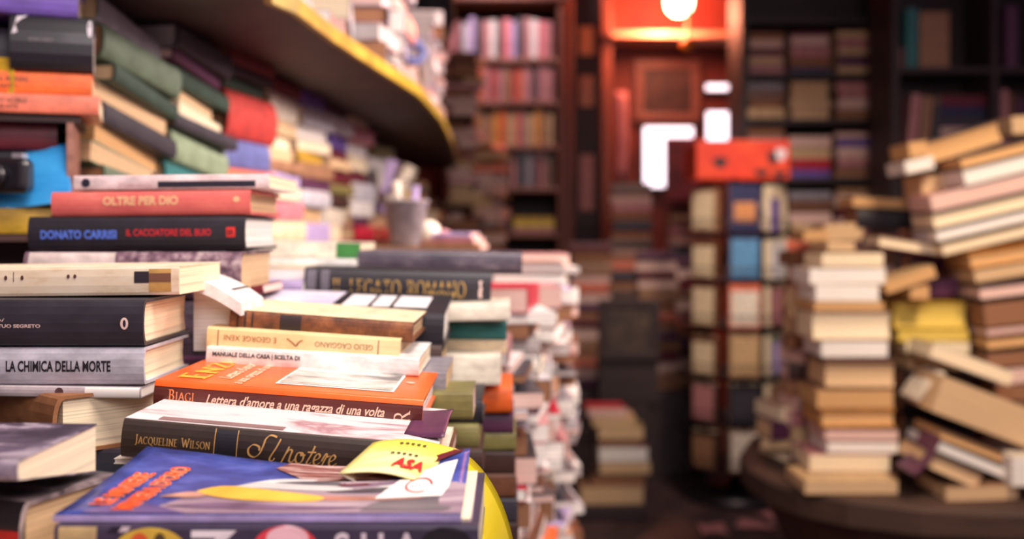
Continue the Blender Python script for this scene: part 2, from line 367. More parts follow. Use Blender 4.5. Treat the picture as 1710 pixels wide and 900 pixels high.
def framed(name, label, px0, px1, y0, y1, d, wpx, fmat, cmat_, group=None):
    r = empty(name, label, 'picture', W((px0+px1)/2, y1, d), group); o = r.location
    x0, x1, z0, z1 = Xp(px0,d)-o.x, Xp(px1,d)-o.x, 0, Zp(y0,d)-o.z; b = wpx/F*d
    mb = MB()
    for q in (((x0,0,z0),(x1,.03,z0+b)),((x0,0,z1-b),(x1,.03,z1)),((x0,0,z0+b),(x0+b,.03,z1-b)),((x1-b,0,z0+b),(x1,.03,z1-b))): mb.box(*q)
    bevel(mb.build('frame', fmat, r), .004)
    MB().box((x0+b,.012,z0+b),(x1-b,.028,z1-b)).build('picture_panel', cmat_, r); return r
framed('framed_picture', 'brown framed dark picture hanging above the bright L-shaped window', 1060, 1170, 100, 203, 6.895, 15, art('dull_brown_frame', [(.3,(96,62,54)),(.7,(126,84,72))], (20,20,20)), art('dark_painting', [(.3,(30,22,26)),(.6,(64,44,40)),(.8,(88,60,48))], (9,9,9), .5))
for i, (a, b, cl, lb) in enumerate([(44,92,(250,186,120),'bright cream card on the dark back pillar, topmost of three'),(126,178,(206,140,92),'tan card on the dark back pillar, between two other cards'),(258,352,(196,110,104),'tall dusty pink card on the dark back pillar, lowest of three')]):
    q = wallbox('wall_card', 968, 992, a, b, 6.83, 6.85, art('card_%d' % i, [(.3,sh(cl,.9)),(.7,cl)], (14,14,14))); tag(q, lb, 'card', 'cards on the back pillar'); bevel(q, .004)
# a pink cloth hanging beside the post
def cloth(u, v):
    x = Xp(1028+18*u,6.72)+.012*math.sin(v*3); return (x-.02*(1-v)*(u-.5), 6.72+.02*math.sin(u*14), Zp(302-150*v,6.72))
mb = MB(); mb.sheet(cloth, 16, 8, 0)
cl = mb.build('hanging_cloth', cmat('dusty pink', .8), smooth=True); cl.modifiers.new('solid', 'SOLIDIFY').thickness = .006; tag(cl, 'pink cloth hanging beside the wooden post at the back', 'cloth')
# glowing lamp
lp = W(1134, 4, 6.5)
r = empty('wall_lamp', 'glowing lamp with glass globe under the ceiling at the back', 'lamp', lp)
MB().lathe([(.002,-.085),(.04,-.075),(.072,-.04),(.082,0),(.072,.04),(.04,.075),(.03,.085)], 20).build('globe', plain('lamp_glow', (255,200,160), .4, emit=20), r, smooth=True)
MB().lathe([(.034,.08),(.036,.14),(.012,.16),(.012,.66)], 14).build('holder', plain('brass', (150,100,50), .35, .8), r, smooth=True)
l = bpy.data.lights.new('lamp_bulb', 'POINT'); l.energy = 66; l.color = (1, .30, .16); l.shadow_soft_size = .09
o = bpy.data.objects.new('lamp_bulb', l); C.objects.link(o); o.location = (lp.x-.09, lp.y, lp.z-.07); o.parent = None
mb = MB().lathe([(.0,-.04),(.03,-.03),(.042,0),(.03,.03),(.008,.05),(.008,.28)], 14); q = mb.build('hanging_ornament', plain('amber_glass', (230,130,30), .3), smooth=True); q.location = W(1148, 74, 6.4)
tag(q, 'small amber ornament hanging below the glowing lamp', 'ornament')

# ================================================================== BACK BOOKCASE
BD, BB = 6.3, 6.95
bx0, bx1 = Xp(742,BD), Xp(940,BD)
r = empty('bookcase', 'tall wooden bookcase with paperbacks at the end of the room', 'bookcase', ((bx0+bx1)/2, BD, 0))
sh_y = [96, 168, 242, 312, 388]
loc = lambda a, b: ((a[0]-r.location.x, a[1]-BD, a[2]), (b[0]-r.location.x, b[1]-BD, b[2]))
for nm, a in (('side_panel', bx0), ('side_panel', bx1-.03)): bevel(MB().box(*loc((a,BD,0),(a+.03,BB,2.62))).build(nm, WOODV, r), .004)
MB().box(*loc((bx0+.03,BB-.02,0),(bx1-.03,BB,2.6))).build('back_panel', WOOD, r)
for y in sh_y+[470, 560]: z = Zp(y, BD); bevel(MB().box(*loc((bx0+.03,BD,z-.028),(bx1-.03,BB-.02,z))).build('shelf', WOODX, r), .003)
bevel(MB().box(*loc((bx0-.06,BD-.05,2.55),(bx1+.04,BB,2.66))).build('cornice', WOODV, r), .01)
rowdef = [('top', 26, ['dusty pink','maroon','pale grey','lilac','black','dusty pink','white','dark brown','pink','lilac','charcoal','dusty pink','white','pink']),
          ('second', 104, ['dusty pink','salmon','dusty pink','pale grey','salmon','dusty pink','red','dusty pink','light brown','red','salmon','dusty pink','charcoal','dusty pink']),
          ('third', 180, ['tan','light brown','tan','salmon','tan','light brown','amber','orange','tan','salmon','dusty pink','tan','amber','light brown']),
          ('fourth', 252, ['brown','dusty pink','dark brown','pink','dusty pink','charcoal','pink','navy','brown','dusty pink','charcoal','grey','maroon','dusty pink'])]
for (nm, ytop, cols), ys in zip(rowdef, sh_y):
    x = bx0+.035; z = Zp(ys, BD)+.001; hmax = Zp(ytop, BD)-z; i = 0
    while True:
        t = random.uniform(.026,.05)
        if x+t > bx1-.035: break
        h = hmax*random.uniform(.84,1.0); dd = random.uniform(.12,.15); c = cols[i % len(cols)]
        M = Matrix.Translation((x+t, BD+.03+dd/2+random.uniform(0,.015), z+h/2)) @ Matrix.Rotation(-PI/2, 4, 'Y')
        book(f'{c} paperback, {lth(i)} on {nm} shelf of back bookcase', h, dd, t, c, random.choice(['cream','rose']), far=True, mw=M, group='upright paperbacks in the back bookcase')
        x += t+random.uniform(.001,.004); i += 1
# lying books on the two low shelves
for yy, cx_, cols in ((388, 0, ['mustard','yellow','dusty pink']), (388, 1, ['pink','dusty pink','rose']), (312, 0, None)):
    if not cols: continue
    z = Zp(yy, BD)+.001
    for i, c in enumerate(reversed(cols)):
        t = random.uniform(.028,.04); ln = .24; x = (bx1-.17) if cx_ == 0 else (bx1-.45)
        cc = 'dusty pink' if c == 'rose' else c
        book(f'{cc} book, {nth(2-i)} in {"right" if cx_==0 else "left"} pile, low shelf of the back bookcase', ln, .16, t, cc, 'cream', base=(x, BD+.12, z), far=True, group='lying books in the back bookcase'); z += t+.0005

# ================================================================== RIGHT-HAND DARK SHELVES
SD = 5.15
def shelving(name, label, px0, px1, d, dep, ys, top, div, mat):
    r = empty(name, label, 'bookcase', (Xp((px0+px1)/2,d), d, 0)); ox = r.location.x
    x0, x1 = Xp(px0,d)-ox, Xp(px1,d)-ox; zt = Zp(top, d)
    for a in [x0, x1-.03]+[Xp(p,d)-ox-.01 for p in div]: MB().box((a,0,0),(a+.03,dep,zt)).build('upright', mat, r)
    MB().box((x0,dep,0),(x1,dep+.015,zt)).build('back_panel', mat, r)
    for y in ys: MB().box((x0+.03,.004,Zp(y,d)-.025),(x1-.03,dep,Zp(y,d))).build('shelf', mat, r)
    return r
shelving('bookshelf', 'dark shelves full of lying books behind the red rack sign', 1238, 1486, SD, .3, [30, 122, 198, 296, 392, 500, 610], -40, [], DARKW)
shelving('bookshelf', 'dark shelves along the right wall above the boat of books', 1490, 1790, 4.75, .3, [112, 254, 380], -60, [1660], DARKW)
cells = [(122, 36, 'first'), (198, 126, 'second'), (296, 206, 'third'), (392, 312, 'fourth')]
DIMC = ['dusty pink','light brown','plum','maroon','charcoal','dusty pink','brown','navy','tan','dusty pink','violet','grey']
k = 0
for ys, yt, nm in cells:
    for j, (a, b) in enumerate(((1250,1314),(1320,1392),(1398,1470))):
        z = Zp(ys, SD)+.001; top = Zp(yt+random.uniform(0,18), SD); st = []
        while z < top-.02:
            t = min(random.uniform(.032,.058), top-z); st.append((z, t)); z += t+.0008
        for q, (z, t) in enumerate(st):
            k += 1; ln = (b-a)/F*SD*random.uniform(.86,1.0); dd = random.uniform(.12,.16)
            c = ['red','crimson'][q % 2] if (nm == 'third' and j == 1 and q == 1) else DIMC[(k*5+j) % 12]; fc = 'fore' if random.random() < .5 else 'spine'
            book(f'{c} book, {nth(len(st)-1-q)} in {["left","middle","right"][j]} pile, {nm} row of the dark shelves', ln, dd, t, c, random.choice(['rose','brown','tan']),
                 base=(Xp((a+b)/2,SD), SD+.03+dd/2, z), face=fc, yaw=random.uniform(-.03,.03), far=True, hard=k % 3 > 0, group='lying books on the dark shelves')
def upright(label, px, yt, yb, d, t, dep, c, lean=0, page='cream', group=None, hard=False):
    h = (yb-yt)/F*d
    M = Matrix.Translation(W(px, yb, d)+Vector((0, dep/2, 0))) @ Matrix.Rotation(math.radians(lean), 4, 'Y') @ Matrix.Translation((t, 0, h/2)) @ Matrix.Rotation(-PI/2, 4, 'Y')
    return book(label, h, dep, t, c, page, hard, mw=M, far=True, group=group)
SE = 4.78
gr = 'dim books on the right wall shelves'
upright('tall teal book standing on the top right wall shelf', 1514, 14, 112, SE, .05, .16, 'teal', group=gr)
upright('broad tan book standing beside the teal one on right wall shelf', 1536, 20, 112, SE, .13, .16, 'light brown', group=gr)
upright('small red book on top right wall shelf beside the post', 1503, 80, 112, SE+.01, .02, .12, 'maroon', group=gr)
upright('dim plum book standing on the right end of the top wall shelf', 1680, 10, 112, SE, .05, .16, 'plum', group=gr)
upright('leaning grey-pink book at the left of lower right wall shelf', 1514, 156, 254, SE, .04, .15, 'dusty pink', 6, group=gr)
upright('second leaning brown book on the lower right wall shelf', 1534, 160, 254, SE, .045, .15, 'light brown', 5, group=gr)
upright('charcoal book leaning on two others, lower right wall shelf', 1556, 172, 254, SE, .03, .15, 'charcoal', 4, group=gr)
z = Zp(254, SE)+.001
for i, (c, t, fc) in enumerate((('dusty pink', .06, 'spine'), ('grey', .05, 'fore'), ('charcoal', .05, 'spine'), ('navy', .04, 'spine'), ('maroon', .05, 'spine'))):
    book(f'{c} book lying in the pile on the lower right wall shelf, {nth(4-i)}', .2, .15, t, c, 'rose', base=(Xp(1612,SE), SE+.1, z), face=fc, far=True, group=gr); z += t+.001
for i, (px, c) in enumerate(((1672,'dusty pink'),(1684,'brown'),(1700,'plum'))): upright(f'{c} book standing at the right end of lower wall shelf, {lth(i)} of three', px, 150+6*i, 254, SE, .03, .14, c, group=gr)

# ================================================================== DARK PILES IN THE MIDDLE
bench = MB().box((Xp(955,5.3),5.3,0),(Xp(1180,5.3),5.9,.42)); q = bevel(bench.build('low_bench', DARKW), .01); tag(q, 'dark low bench under the dim book piles at the back', 'bench')
def pile(what, px, d, z0, ztop, n_w, cols, pages, faces, group, tilt=0, far=True, tr=(.025,.05), yawr=.06, dd=(.13,.17), shift=.01, hardp=.3, ydir=1, roll=0, lw=(.19,.22), leanx=0, start=0, cover_name=True):
    x = Xp(px, d); z = z0; st = []
    while z < ztop-.012: t = random.uniform(*tr); st.append((z, t)); z += t+.0012
    for q, (z, t) in enumerate(st):
        c = cols[(q*3+start) % len(cols)] if len(cols) > 3 else random.choice(cols); f = faces[q % len(faces)]; hb = random.random() < hardp; pg = random.choice(pages)
        L, D = random.uniform(*lw), random.uniform(*dd)
        word = {'spine': 'spine out', 'fore': 'pages out', 'tail': 'end on', 'head': 'end on'}[f]
        ext = D if f in ('spine','fore') else L
        book(f'{c} {"hardback" if hb else "paperback"}, {word}, {nth(len(st)-1-q)} in {what}', L, D, t, c, pg, hb,
             base=(x+random.uniform(-shift,shift)+leanx*(z-z0), d+ext/2, z), face=f, yaw=random.uniform(-yawr,yawr)+tilt, roll=roll, far=far, group=group)
    return z
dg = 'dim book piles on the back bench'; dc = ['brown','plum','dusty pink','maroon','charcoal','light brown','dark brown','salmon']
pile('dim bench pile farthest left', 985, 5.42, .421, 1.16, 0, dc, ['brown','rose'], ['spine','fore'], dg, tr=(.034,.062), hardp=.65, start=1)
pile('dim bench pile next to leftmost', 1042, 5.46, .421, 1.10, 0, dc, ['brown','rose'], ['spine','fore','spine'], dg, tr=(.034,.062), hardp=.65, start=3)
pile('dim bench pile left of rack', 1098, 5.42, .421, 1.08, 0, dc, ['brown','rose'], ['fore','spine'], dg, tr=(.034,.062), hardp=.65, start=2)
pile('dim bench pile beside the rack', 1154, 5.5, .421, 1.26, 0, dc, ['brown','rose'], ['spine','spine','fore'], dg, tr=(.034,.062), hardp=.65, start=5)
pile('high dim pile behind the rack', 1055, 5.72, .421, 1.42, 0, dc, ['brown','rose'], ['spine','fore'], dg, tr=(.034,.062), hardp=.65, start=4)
fr = framed('framed_picture', 'dark framed picture standing before the dim bench piles', 1000, 1102, 500, 602, 5.1, 14, DARKW, art('olive_print', [(.3,(40,32,32)),(.6,(84,66,54)),(.8,(104,82,62))], (14,14,14), .5))
MB().box((-.14,.03,-.2),(.14,.16,-.001)).build('rest', DARKW, fr); MB().box((-.1,.04,-fr.location.z),(.1,.12,-.2)).build('support_post', DARKW, fr)
# short stack on the floor
pst = MB().box((-.16,0,0),(.16,.3,.06)); q = bevel(pst.build('wooden_crate', DARKW), .006); q.location = (Xp(1016,4.5),4.5,0); tag(q, 'low wooden crate on the floor under the short book stack', 'crate')
z = .061
for i, (c, pg, t, x0, x1) in enumerate((('light brown','tan',.075,968,1074),('dark brown','brown',.05,985,1078),('olive','tan',.05,1000,1086),('maroon','white',.062,1000,1082),('black','brown',.03,1000,1072),('olive','tan',.055,1000,1076),('tan','tan',.04,990,1062),('crimson','rose',.035,980,1046))):
    ln = (x1-x0)/F*4.52
    book(f'{c} book with {pg} pages, {nth(7-i)} in short floor stack', ln, .17, t, c, pg, base=(Xp((x0+x1)/2,4.52), 4.62, z), face='fore', yaw=random.uniform(-.08,.08), group='books of the short floor stack', hard=i in (1,4)); z += t+.001

# ================================================================== BOOK RACK
RD, RR = 4.9, .2
rx = Xp(1226, RD)
r = empty('book_rack', 'tall rotating book rack with a red sign on top', 'rack', (rx, RD, 0))
MET = plain('dark_metal', (48,42,46), .4, .6)
MB().lathe([(.022,.05),(.022,1.50)], 12).build('pole', MET, r, smooth=True)
MB().lathe([(.22,0),(.22,.025),(.05,.05),(.03,.06)], 24).build('base', MET, r, smooth=True)
rows = [(305,386),(391,466),(470,546),(553,628),(636,706),(712,786)]
for (a, b) in rows:
    zb = Zp(b, RD-.18)
    tr = MB().lathe([(.03,-.012),(.235,-.012),(.235,.0),(.03,.0)], 8, (0,0,zb)).build('tray', MET, r)
    mb = MB(); n = 16; pts = [(.243*math.cos(2*PI*i/n), .243*math.sin(2*PI*i/n), zb+.05) for i in range(n+1)]
    mb.tube(pts, .0025, 6)
    for i in range(8): a_ = 2*PI*i/8+PI/8; mb.tube([(.243*math.cos(a_), .243*math.sin(a_), zb+.05),(.236*math.cos(a_), .236*math.sin(a_), zb-.006)], .0022, 6)
    mb.build('wire_rail', MET, tr)
sg = MB().box((-.205,-.19,Zp(302,RD)),(.205,-.175,Zp(240,RD))).build('sign_board', art('orange_red_sign', [(.3,(216,50,24)),(.7,(236,74,30))], (8,8,8), .5), r); bevel(sg, .004)
MB().box((-.2,-.175,Zp(298,RD)),(-.18,.17,Zp(244,RD))).box((.18,-.175,Zp(298,RD)),(.2,.17,Zp(244,RD))).box((-.2,.17,Zp(298,RD)),(.2,.185,Zp(244,RD))).build('sign_side', art('orange_red_sign', [], (8,8,8)), r)
def blot(mb, x, z, rx_, rz_, y, n=14): mb.quad([(x+rx_*(1+.25*math.sin(3*t))*math.cos(t), y, z+rz_*(1+.25*math.cos(2*t))*math.sin(t)) for t in [2*PI*i/n for i in range(n)]])
zs = Zp(276, RD)
for q in ((-.1, zs, .03, .03), (.13, zs+.02, .022, .04), (.08, zs-.045, .03, .02), (.16, zs-.05, .03, .018)): mb = MB(); blot(mb, *q, -.1912); mb.build('printed_mark', ink('sign_dark', (50,24,30)), sg)
mb = MB(); blot(mb, .165, zs+.035, .022, .035, -.1914); mb.build('printed_mark', ink('sign_white', (230,214,214)), sg)
RC = [[('light brown','cream'),('navy','amber'),('cream','violet'),('charcoal','dusty pink')],
      [('brown','cream'),('navy','sky blue'),('ivory','white'),('pale green','moss green')],
      [('brown','cream'),('salmon','ivory'),('brown','dusty pink'),('pale green','slate blue')],
      [('brown','cream'),('light brown','tan'),('moss green','lilac'),('orange','amber')],
      [('dark brown','dusty pink'),('black','charcoal'),('brown','light brown'),('tan','tan')],
      [('dark brown','light brown'),('brown','ivory'),('dark green','dark green'),('dark green','charcoal')]]
rname = ['top','second','third','fourth','fifth','lowest']; fname = ['left','front','right','outer right']
for i, (a, b) in enumerate(rows):
    zb = Zp(b, RD-.18)+.001; h = (b-a-4)/F*(RD-.2)
    for j, ang in enumerate((-48, 0, 46, 84)):
        c, pc = RC[i][j]; hh = h*random.uniform(.9,1.0) if j != 1 else h
        wd, t = (.135 if j == 1 else .13), (.035 if j < 3 else .05)
        if j == 3: c, pc = RC[i][j]
        a_ = math.radians(ang); R_ = .225-t
        # a standing book facing outwards: its front cover is the upper face turned to the normal
        M = Matrix.Translation((rx, RD, zb)) @ Matrix.Rotation(a_, 4, 'Z') @ Matrix.Translation((0, -R_, hh/2)) @ Matrix.Rotation(PI/2, 4, 'X') @ Matrix.Rotation(PI/2, 4, 'Z')
        rr = book(f'{c} booklet with {pc} cover, {fname[j]} side, {rname[i]} tier of the book rack', hh, wd, t, c, 'cream', mw=M, group='booklets on the rotating rack', name='booklet')
        if c != pc:
            if (i, j) == (0, 2): top_patch(rr, (.0,.72), (.45,.98), cmat('violet'), 'cover_picture', .0006)
            elif (i, j) == (0, 1): top_patch(rr, (.2,.62), (.15,.85), cmat((206,138,84)), 'cover_picture', .0006)
            else: top_patch(rr, (.05,.84) if (i+j) % 2 else (.06,.94), (.06,.94), cmat(pc), 'cover_picture', .0006)

# ================================================================== BOAT OF BOOKS ON THE RIGHT
plan = [(.98,3.75),(.78,3.45),(.69,3.2),(.672,3.0),(.69,2.86),(.74,2.74),(.83,2.64),(.98,2.56),(1.25,2.51),(1.7,2.49),(2.5,2.5),(2.5,3.75)]
r = empty('wooden_boat', 'dark wooden boat with rounded end heaped with books at right', 'boat', (1.4, 3.0, 0))
cxp, cyp = 1.4, 3.0
def scale_plan(k, dx=0): return [((x-cxp)*k, (y-cyp)*k) for x, y in plan]
def ring(mb, lv):
    k = len(mb.v); n = len(plan)
    for s, z in lv: mb.v += [(x, y, z) for x, y in scale_plan(s)]
    for j in range(len(lv)-1):
        for i in range(n): i2 = (i+1) % n; mb.f.append((k+j*n+i,k+j*n+i2,k+(j+1)*n+i2,k+(j+1)*n+i)); mb.m.append(0)
    mb.f.append(tuple(k+n-1-i for i in range(n))); mb.f.append(tuple(k+(len(lv)-1)*n+i for i in range(n))); mb.m += [0,0]
    return mb
ring(MB(), [(.60,.0),(.68,.12),(.84,.30),(.95,.46),(.99,.54)]).build('hull', WOOD, r, smooth=False)
ring(MB(), [(1.0,.475),(1.02,.485),(1.02,.54),(1.0,.55)]).build('rim', art('worn_boat_rim', [(.3,(50,34,28)),(.5,(68,46,36)),(.7,(84,58,44))], (4,4,60), .75), r)
BZ = .551
gb = 'page-out books in the boat'
def G(label, x0, x1, yt, yb, cover, page, roll=0, d=2.78, dep=.14, face='fore', hard=False, far=False, **k):
    return pxbook(label, x0, x1, yt, yb, d, dep, cover, page, hard, face, roll, group=gb, far=far, **k)
col = [(1382,1428,404,419,'tan','tan'),(1373,1476,422,446,'light brown','cream'),(1352,1479,448,474,'ivory','white'),(1362,1468,475,503,'cream','white'),(1360,1476,504,519,'tan','amber'),
       (1357,1489,520,568,'light brown','cream'),(1372,1483,570,596,'white','white'),(1378,1496,606,648,'brown','tan'),(1364,1492,651,682,'light brown','amber'),(1372,1495,684,712,'amber','amber'),
       (1378,1500,718,736,'plum','rose'),(1382,1500,738,757,'dusty pink','white'),(1352,1486,759,788,'dusty pink','cream')]
for i, (a, b, c, d_, cv, pg) in enumerate(col):
    G(f'{cv} paperback with {pg} pages in straight boat stack, {nth(i)}', a, b, c, d_, cv, pg, random.uniform(-.6,.6), hard=i in (5,7,9), dep=.17)
G('black hardback in the straight boat stack, between white and tan pages', 1376, 1494, 596.5, 605.5, 'black', 'brown', dep=.16, hard=True)
G('dark book below the amber pages of the straight boat stack', 1380, 1498, 712.5, 717.5, 'dark brown', 'brown', dep=.16)
G('dark brown book lying low under the straight boat stack', 1360, 1500, 789, 803, 'dark brown', 'brown', dep=.2)
G('open tan paperback lying on the boat under the straight stack', 1344, 1500, 804, 825, 'tan', 'tan', 0, d=2.68, dep=.18)
# tilted fan at the far right
G('small tan paperback at the upper left of the tilted fan', 1518, 1550, 236, 262, 'tan', 'amber', 8, d=2.9)
G('ivory paperback under the small tan one in the tilted fan', 1512, 1560, 264, 286, 'ivory', 'white', 12, d=2.9)
G('thick tan-edged book at the upper end of the tilted fan', 1548, 1672, 218, 257, 'charcoal', 'amber', 17, d=2.9, hard=True)
G('light brown book under the thick tan-edged one in tilted fan', 1540, 1600, 290, 330, 'light brown', 'tan', 3, d=2.95)
G('tan paperback at the right frame edge above the tilted fan', 1690, 1760, 192, 222, 'light brown', 'tan', 4, d=2.95)
fan = [(1604,1800,246,268,'charcoal','amber',14),(1610,1800,269,296,'white','white',14),(1555,1790,312,340,'dusty pink','rose',13),(1558,1800,342,370,'black','cream',13),(1564,1800,371,390,'ivory','white',13),(1574,1730,396,413,'tan','cream',13)]
for i, (a, b, c, d_, cv, pg, ro) in enumerate(fan):
    s = math.tan(math.radians(ro))*((b-a)/2-60); G(f'{cv} book with {pg} pages, {nth(i)} of the tilted fan', a, b, c-s, d_-s, cv, pg, ro, d=2.8+.01*i, dep=.16, hard=i in (0,3))
low = [(1620,1790,416,442,'amber','amber',9),(1628,1790,444,466,'brown','tan',9),(1636,1790,472,496,'black','rose',7),(1644,1790,502,543,'black','brown',6),(1648,1790,546,556,'dusty pink','rose',6),(1648,1790,558,580,'brown','amber',6),(1650,1790,586,612,'black','brown',5),(1664,1790,613,640,'dark brown','rose',5),(1660,1790,642,670,'black','brown',0),(1664,1790,672,700,'dark brown','brown',0)]
for i, (a, b, c, d_, cv, pg, ro) in enumerate(low):
    s = math.tan(math.radians(ro))*((b-a)/2-45); G(f'{cv} book with {pg} pages, {nth(i)} in boat column under the fan', a, b, c-s, d_-s, cv, pg, ro, d=2.84, dep=.16, hard=i in (0,2,5))
# middle of the boat
G('thin amber paperback lying behind the middle of the boat', 1424, 1562, 332, 348, 'tan', 'amber', -3, d=3.1)
G('black hardback under the thin amber paperback behind the boat middle', 1430, 1560, 350, 382, 'black', 'brown', -1, d=3.1, face='spine', hard=True)
G('small tan book left of the black hardback in the boat', 1342, 1382, 384, 402, 'tan', 'amber', 2, d=3.05)
G('light brown book behind the top of the straight boat stack', 1378, 1442, 372, 402, 'light brown', 'tan', 3, d=3.1)
G('cream paperback tilted down to the right beside straight stack', 1468, 1576, 400, 420, 'maroon', 'cream', -9, d=2.9, hard=True)
G('tan paperback tilted up to the right over the yellow book', 1478, 1562, 456, 478, 'tan', 'amber', 19, d=2.85)
G('plum book lying crooked above the yellow book in the boat', 1520, 1600, 468, 496, 'plum', 'rose', 6, d=2.95, face='spine')
G('small amber booklet end above the yellow book in the boat', 1520, 1552, 476, 500, 'amber', 'amber', 0, d=2.86)
mid = [(1493,1616,504,549,'mustard','yellow'),(1500,1618,551,570,'yellow','yellow'),(1512,1620,571,590,'ivory','cream'),(1518,1622,592,618,'brown','tan'),(1505,1622,620,650,'dark brown','brown'),(1505,1622,652,690,'charcoal','brown'),(1510,1625,692,740,'black','brown'),(1500,1625,742,790,'dark brown','brown')]
for i, (a, b, c, d_, cv, pg) in enumerate(mid): G(f'{cv} book with {pg} pages, {nth(i)} in middle boat stack', a, b, c, d_, cv, pg, random.uniform(-1.5,.5), d=2.92, dep=.15, hard=i in (0,5,6), face='fore' if i < 4 else 'spine')
# the open book and the big tan blocks sliding down to the right
G('open cream paperback splayed over the tan blocks in the boat', 1556, 1690, 596, 622, 'grey', 'cream', -20, d=2.74, dep=.15)
G('big tan block of pages sliding down to the right in boat', 1566, 1730, 655, 722, 'tan', 'tan', -21, d=2.66, dep=.18)
G('tan-edged book beneath the big sliding block of pages', 1570, 1715, 742, 762, 'dark brown', 'amber', -21, d=2.65, dep=.18, hard=True)
G('white-edged paperback beneath the big sliding block of pages', 1560, 1700, 762, 780, 'grey', 'white', -22, d=2.64, dep=.18)
G('tan-lined hardback leaning open below the sliding books', 1540, 1640, 768, 800, 'black', 'tan', -24, d=2.63, dep=.16, hard=True)
G('light tan book flat on the boat rim under sliding books', 1580, 1700, 812, 836, 'light brown', 'tan', 2, d=2.62, dep=.2)
G('ivory book standing at the right frame edge of the boat', 1690, 1760, 764, 812, 'ivory', 'white', 0, d=2.6, dep=.1)
# open wings of the splayed book
q = MB().sheet(lambda u, v: tuple(W(1534+44*u, 668-46*u-8*math.sin(u*PI), 2.72)+Vector((0,.13*v,0))), 8, 3, .006)
q = q.build('loose_cover', cmat('ivory')); tag(q, 'loose ivory cover bent open beside the splayed cream paperback', 'book cover')
q = MB().sheet(lambda u, v: tuple(W(1526+46*u, 792-62*u+10*math.sin(u*PI), 2.6)+Vector((0,.12*v,0))), 8, 3, .005)
q = q.build('loose_cover', cmat('plum')); tag(q, 'dark plum loose cover standing crooked before the middle boat stack', 'book cover')
lb = 'small books at the rounded boat end'
lc = ['plum','dusty pink','dark brown','light brown','maroon','charcoal','tan','salmon']
pile('leftmost pile on the rounded boat end', 1320, 3.06, BZ, .69, 0, lc, ['rose','tan','cream'], ['tail','fore','spine'], lb, far=False, lw=(.15,.18), dd=(.09,.12), yawr=.5, start=2)
pile('second pile on the rounded boat end', 1352, 3.04, BZ, 1.02, 0, lc, ['rose','tan','brown'], ['spine','tail','fore'], lb, far=False, lw=(.10,.12), dd=(.08,.1), yawr=.4, start=0)
pile('pile behind the rounded boat end', 1366, 3.3, BZ, 1.16, 0, lc, ['rose','tan','brown'], ['spine','fore'], lb, lw=(.14,.18), dd=(.1,.13), yawr=.4, start=5)
pile('far back boat pile', 1440, 3.3, BZ, 1.18, 0, lc, ['rose','tan','brown'], ['spine','fore'], lb, yawr=.2, start=1)
pile('dark back pile beside the fan', 1590, 3.25, BZ, 1.22, 0, lc, ['tan','brown'], ['spine','fore'], lb, yawr=.2, start=6)
pile('dark pile behind the fan', 1690, 3.2, BZ, 1.42, 0, lc, ['tan','brown'], ['spine','fore'], lb, yawr=.1, start=3)

# ================================================================== LEFT WALL OF BOOKS
WB = MB().box((-1.15,1.42,1.10),(-.50,6.2,1.13)).build('wall_shelf', WOOD); tag(WB, 'lower wooden wall shelf carrying the long wall of books', 'shelf')
SZ = H+.36
edge = [(Xp(p,d), d) for p, d in ((440,1.3),(455,1.62),(500,1.705),(560,1.95),(630,2.27),(700,2.7),(738,3.32),(756,4.18),(763,5.0),(762,5.8))]
pl_ = edge + [(-1.16, 5.9), (-1.16, 1.3)]
r = empty('curved_shelf', 'long curved wall shelf with a yellow painted edge above the books', 'shelf', (-.7, 3.5, SZ))
off = lambda p: (p[0]+.7, p[1]-3.5)
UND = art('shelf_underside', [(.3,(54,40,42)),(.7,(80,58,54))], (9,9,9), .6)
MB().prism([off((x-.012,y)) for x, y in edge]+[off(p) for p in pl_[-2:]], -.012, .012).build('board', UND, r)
mb = MB(); n = len(edge); 
for (x, y) in edge:
    u = off((x, y)); mb.v += [(u[0],u[1],-.014),(u[0],u[1],.013),(u[0]-.012,u[1],.013),(u[0]-.012,u[1],-.014)]
for i in range(n-1):
    for j in range(4): a, b = i*4+j, i*4+(j+1) % 4; mb.f.append((a,a+4,b+4,b)); mb.m.append(0)
mb.f += [(0,1,2,3), (4*n-1,4*n-2,4*n-3,4*n-4)]; mb.m += [0,0]
mb.build('edge_strip', art('yellow_paint', [(.3,(140,112,22)),(.5,(168,138,30)),(.7,(192,166,60))], (12,12,12), .45), r)
wg = 'books lying in the long left wall'
def wallcol(what, px, d, ztop, items, z0=1.131, yaw0=-.12, pitch=0):
    """one column of the wall: items from the top; books lie end on with spine or pages to the aisle"""
    x = Xp(px, d); z = ztop; zs = []
    n = len(items)
    tot = sum(i[2] for i in items)
    z0 += abs(pitch)*.26; k = (ztop-z0)/tot
    for q, it in enumerate(items):
        c, pg, t = it[0], it[1], it[2]*k; f = it[3] if len(it) > 3 else random.choice(['tail','tail','head']); hb = it[4] if len(it) > 4 else (f == 'tail')
        L, D = random.uniform(.215,.25), random.uniform(.14,.17); z -= t
        yw = yaw0+random.uniform(-.07,.07); 
        dy = random.uniform(-.02,.02); bx = x-D/2+random.uniform(-.012,.014)+.11*math.sin(-yw)
        book(f'{c} {"hardback" if hb else "paperback"}, {nth(q)}, in {what} of the left book wall', L, D, t-.0015, c, pg, hb, base=(bx, d+L/2+dy, z+pitch*(L/2+dy)), face=f, yaw=yw, pitch=pitch, group=wg)
g_ = 'moss green'
wallcol('nearest column', 172, 1.50, 1.535, [('grey','tan',.042,'tail',True),('moss green','brown',.05,'tail',True),('dark green','tan',.028,'tail',True),('cream','tan',.03,'head',False),('charcoal','brown',.032,'tail',True),('cream','amber',.026,'head',False),('pale green','tan',.03,'head',False),('moss green','brown',.03,'tail',True),('teal','tan',.02,'tail',True),('dark brown','brown',.08,'tail',True)], pitch=-.14, yaw0=-.1)
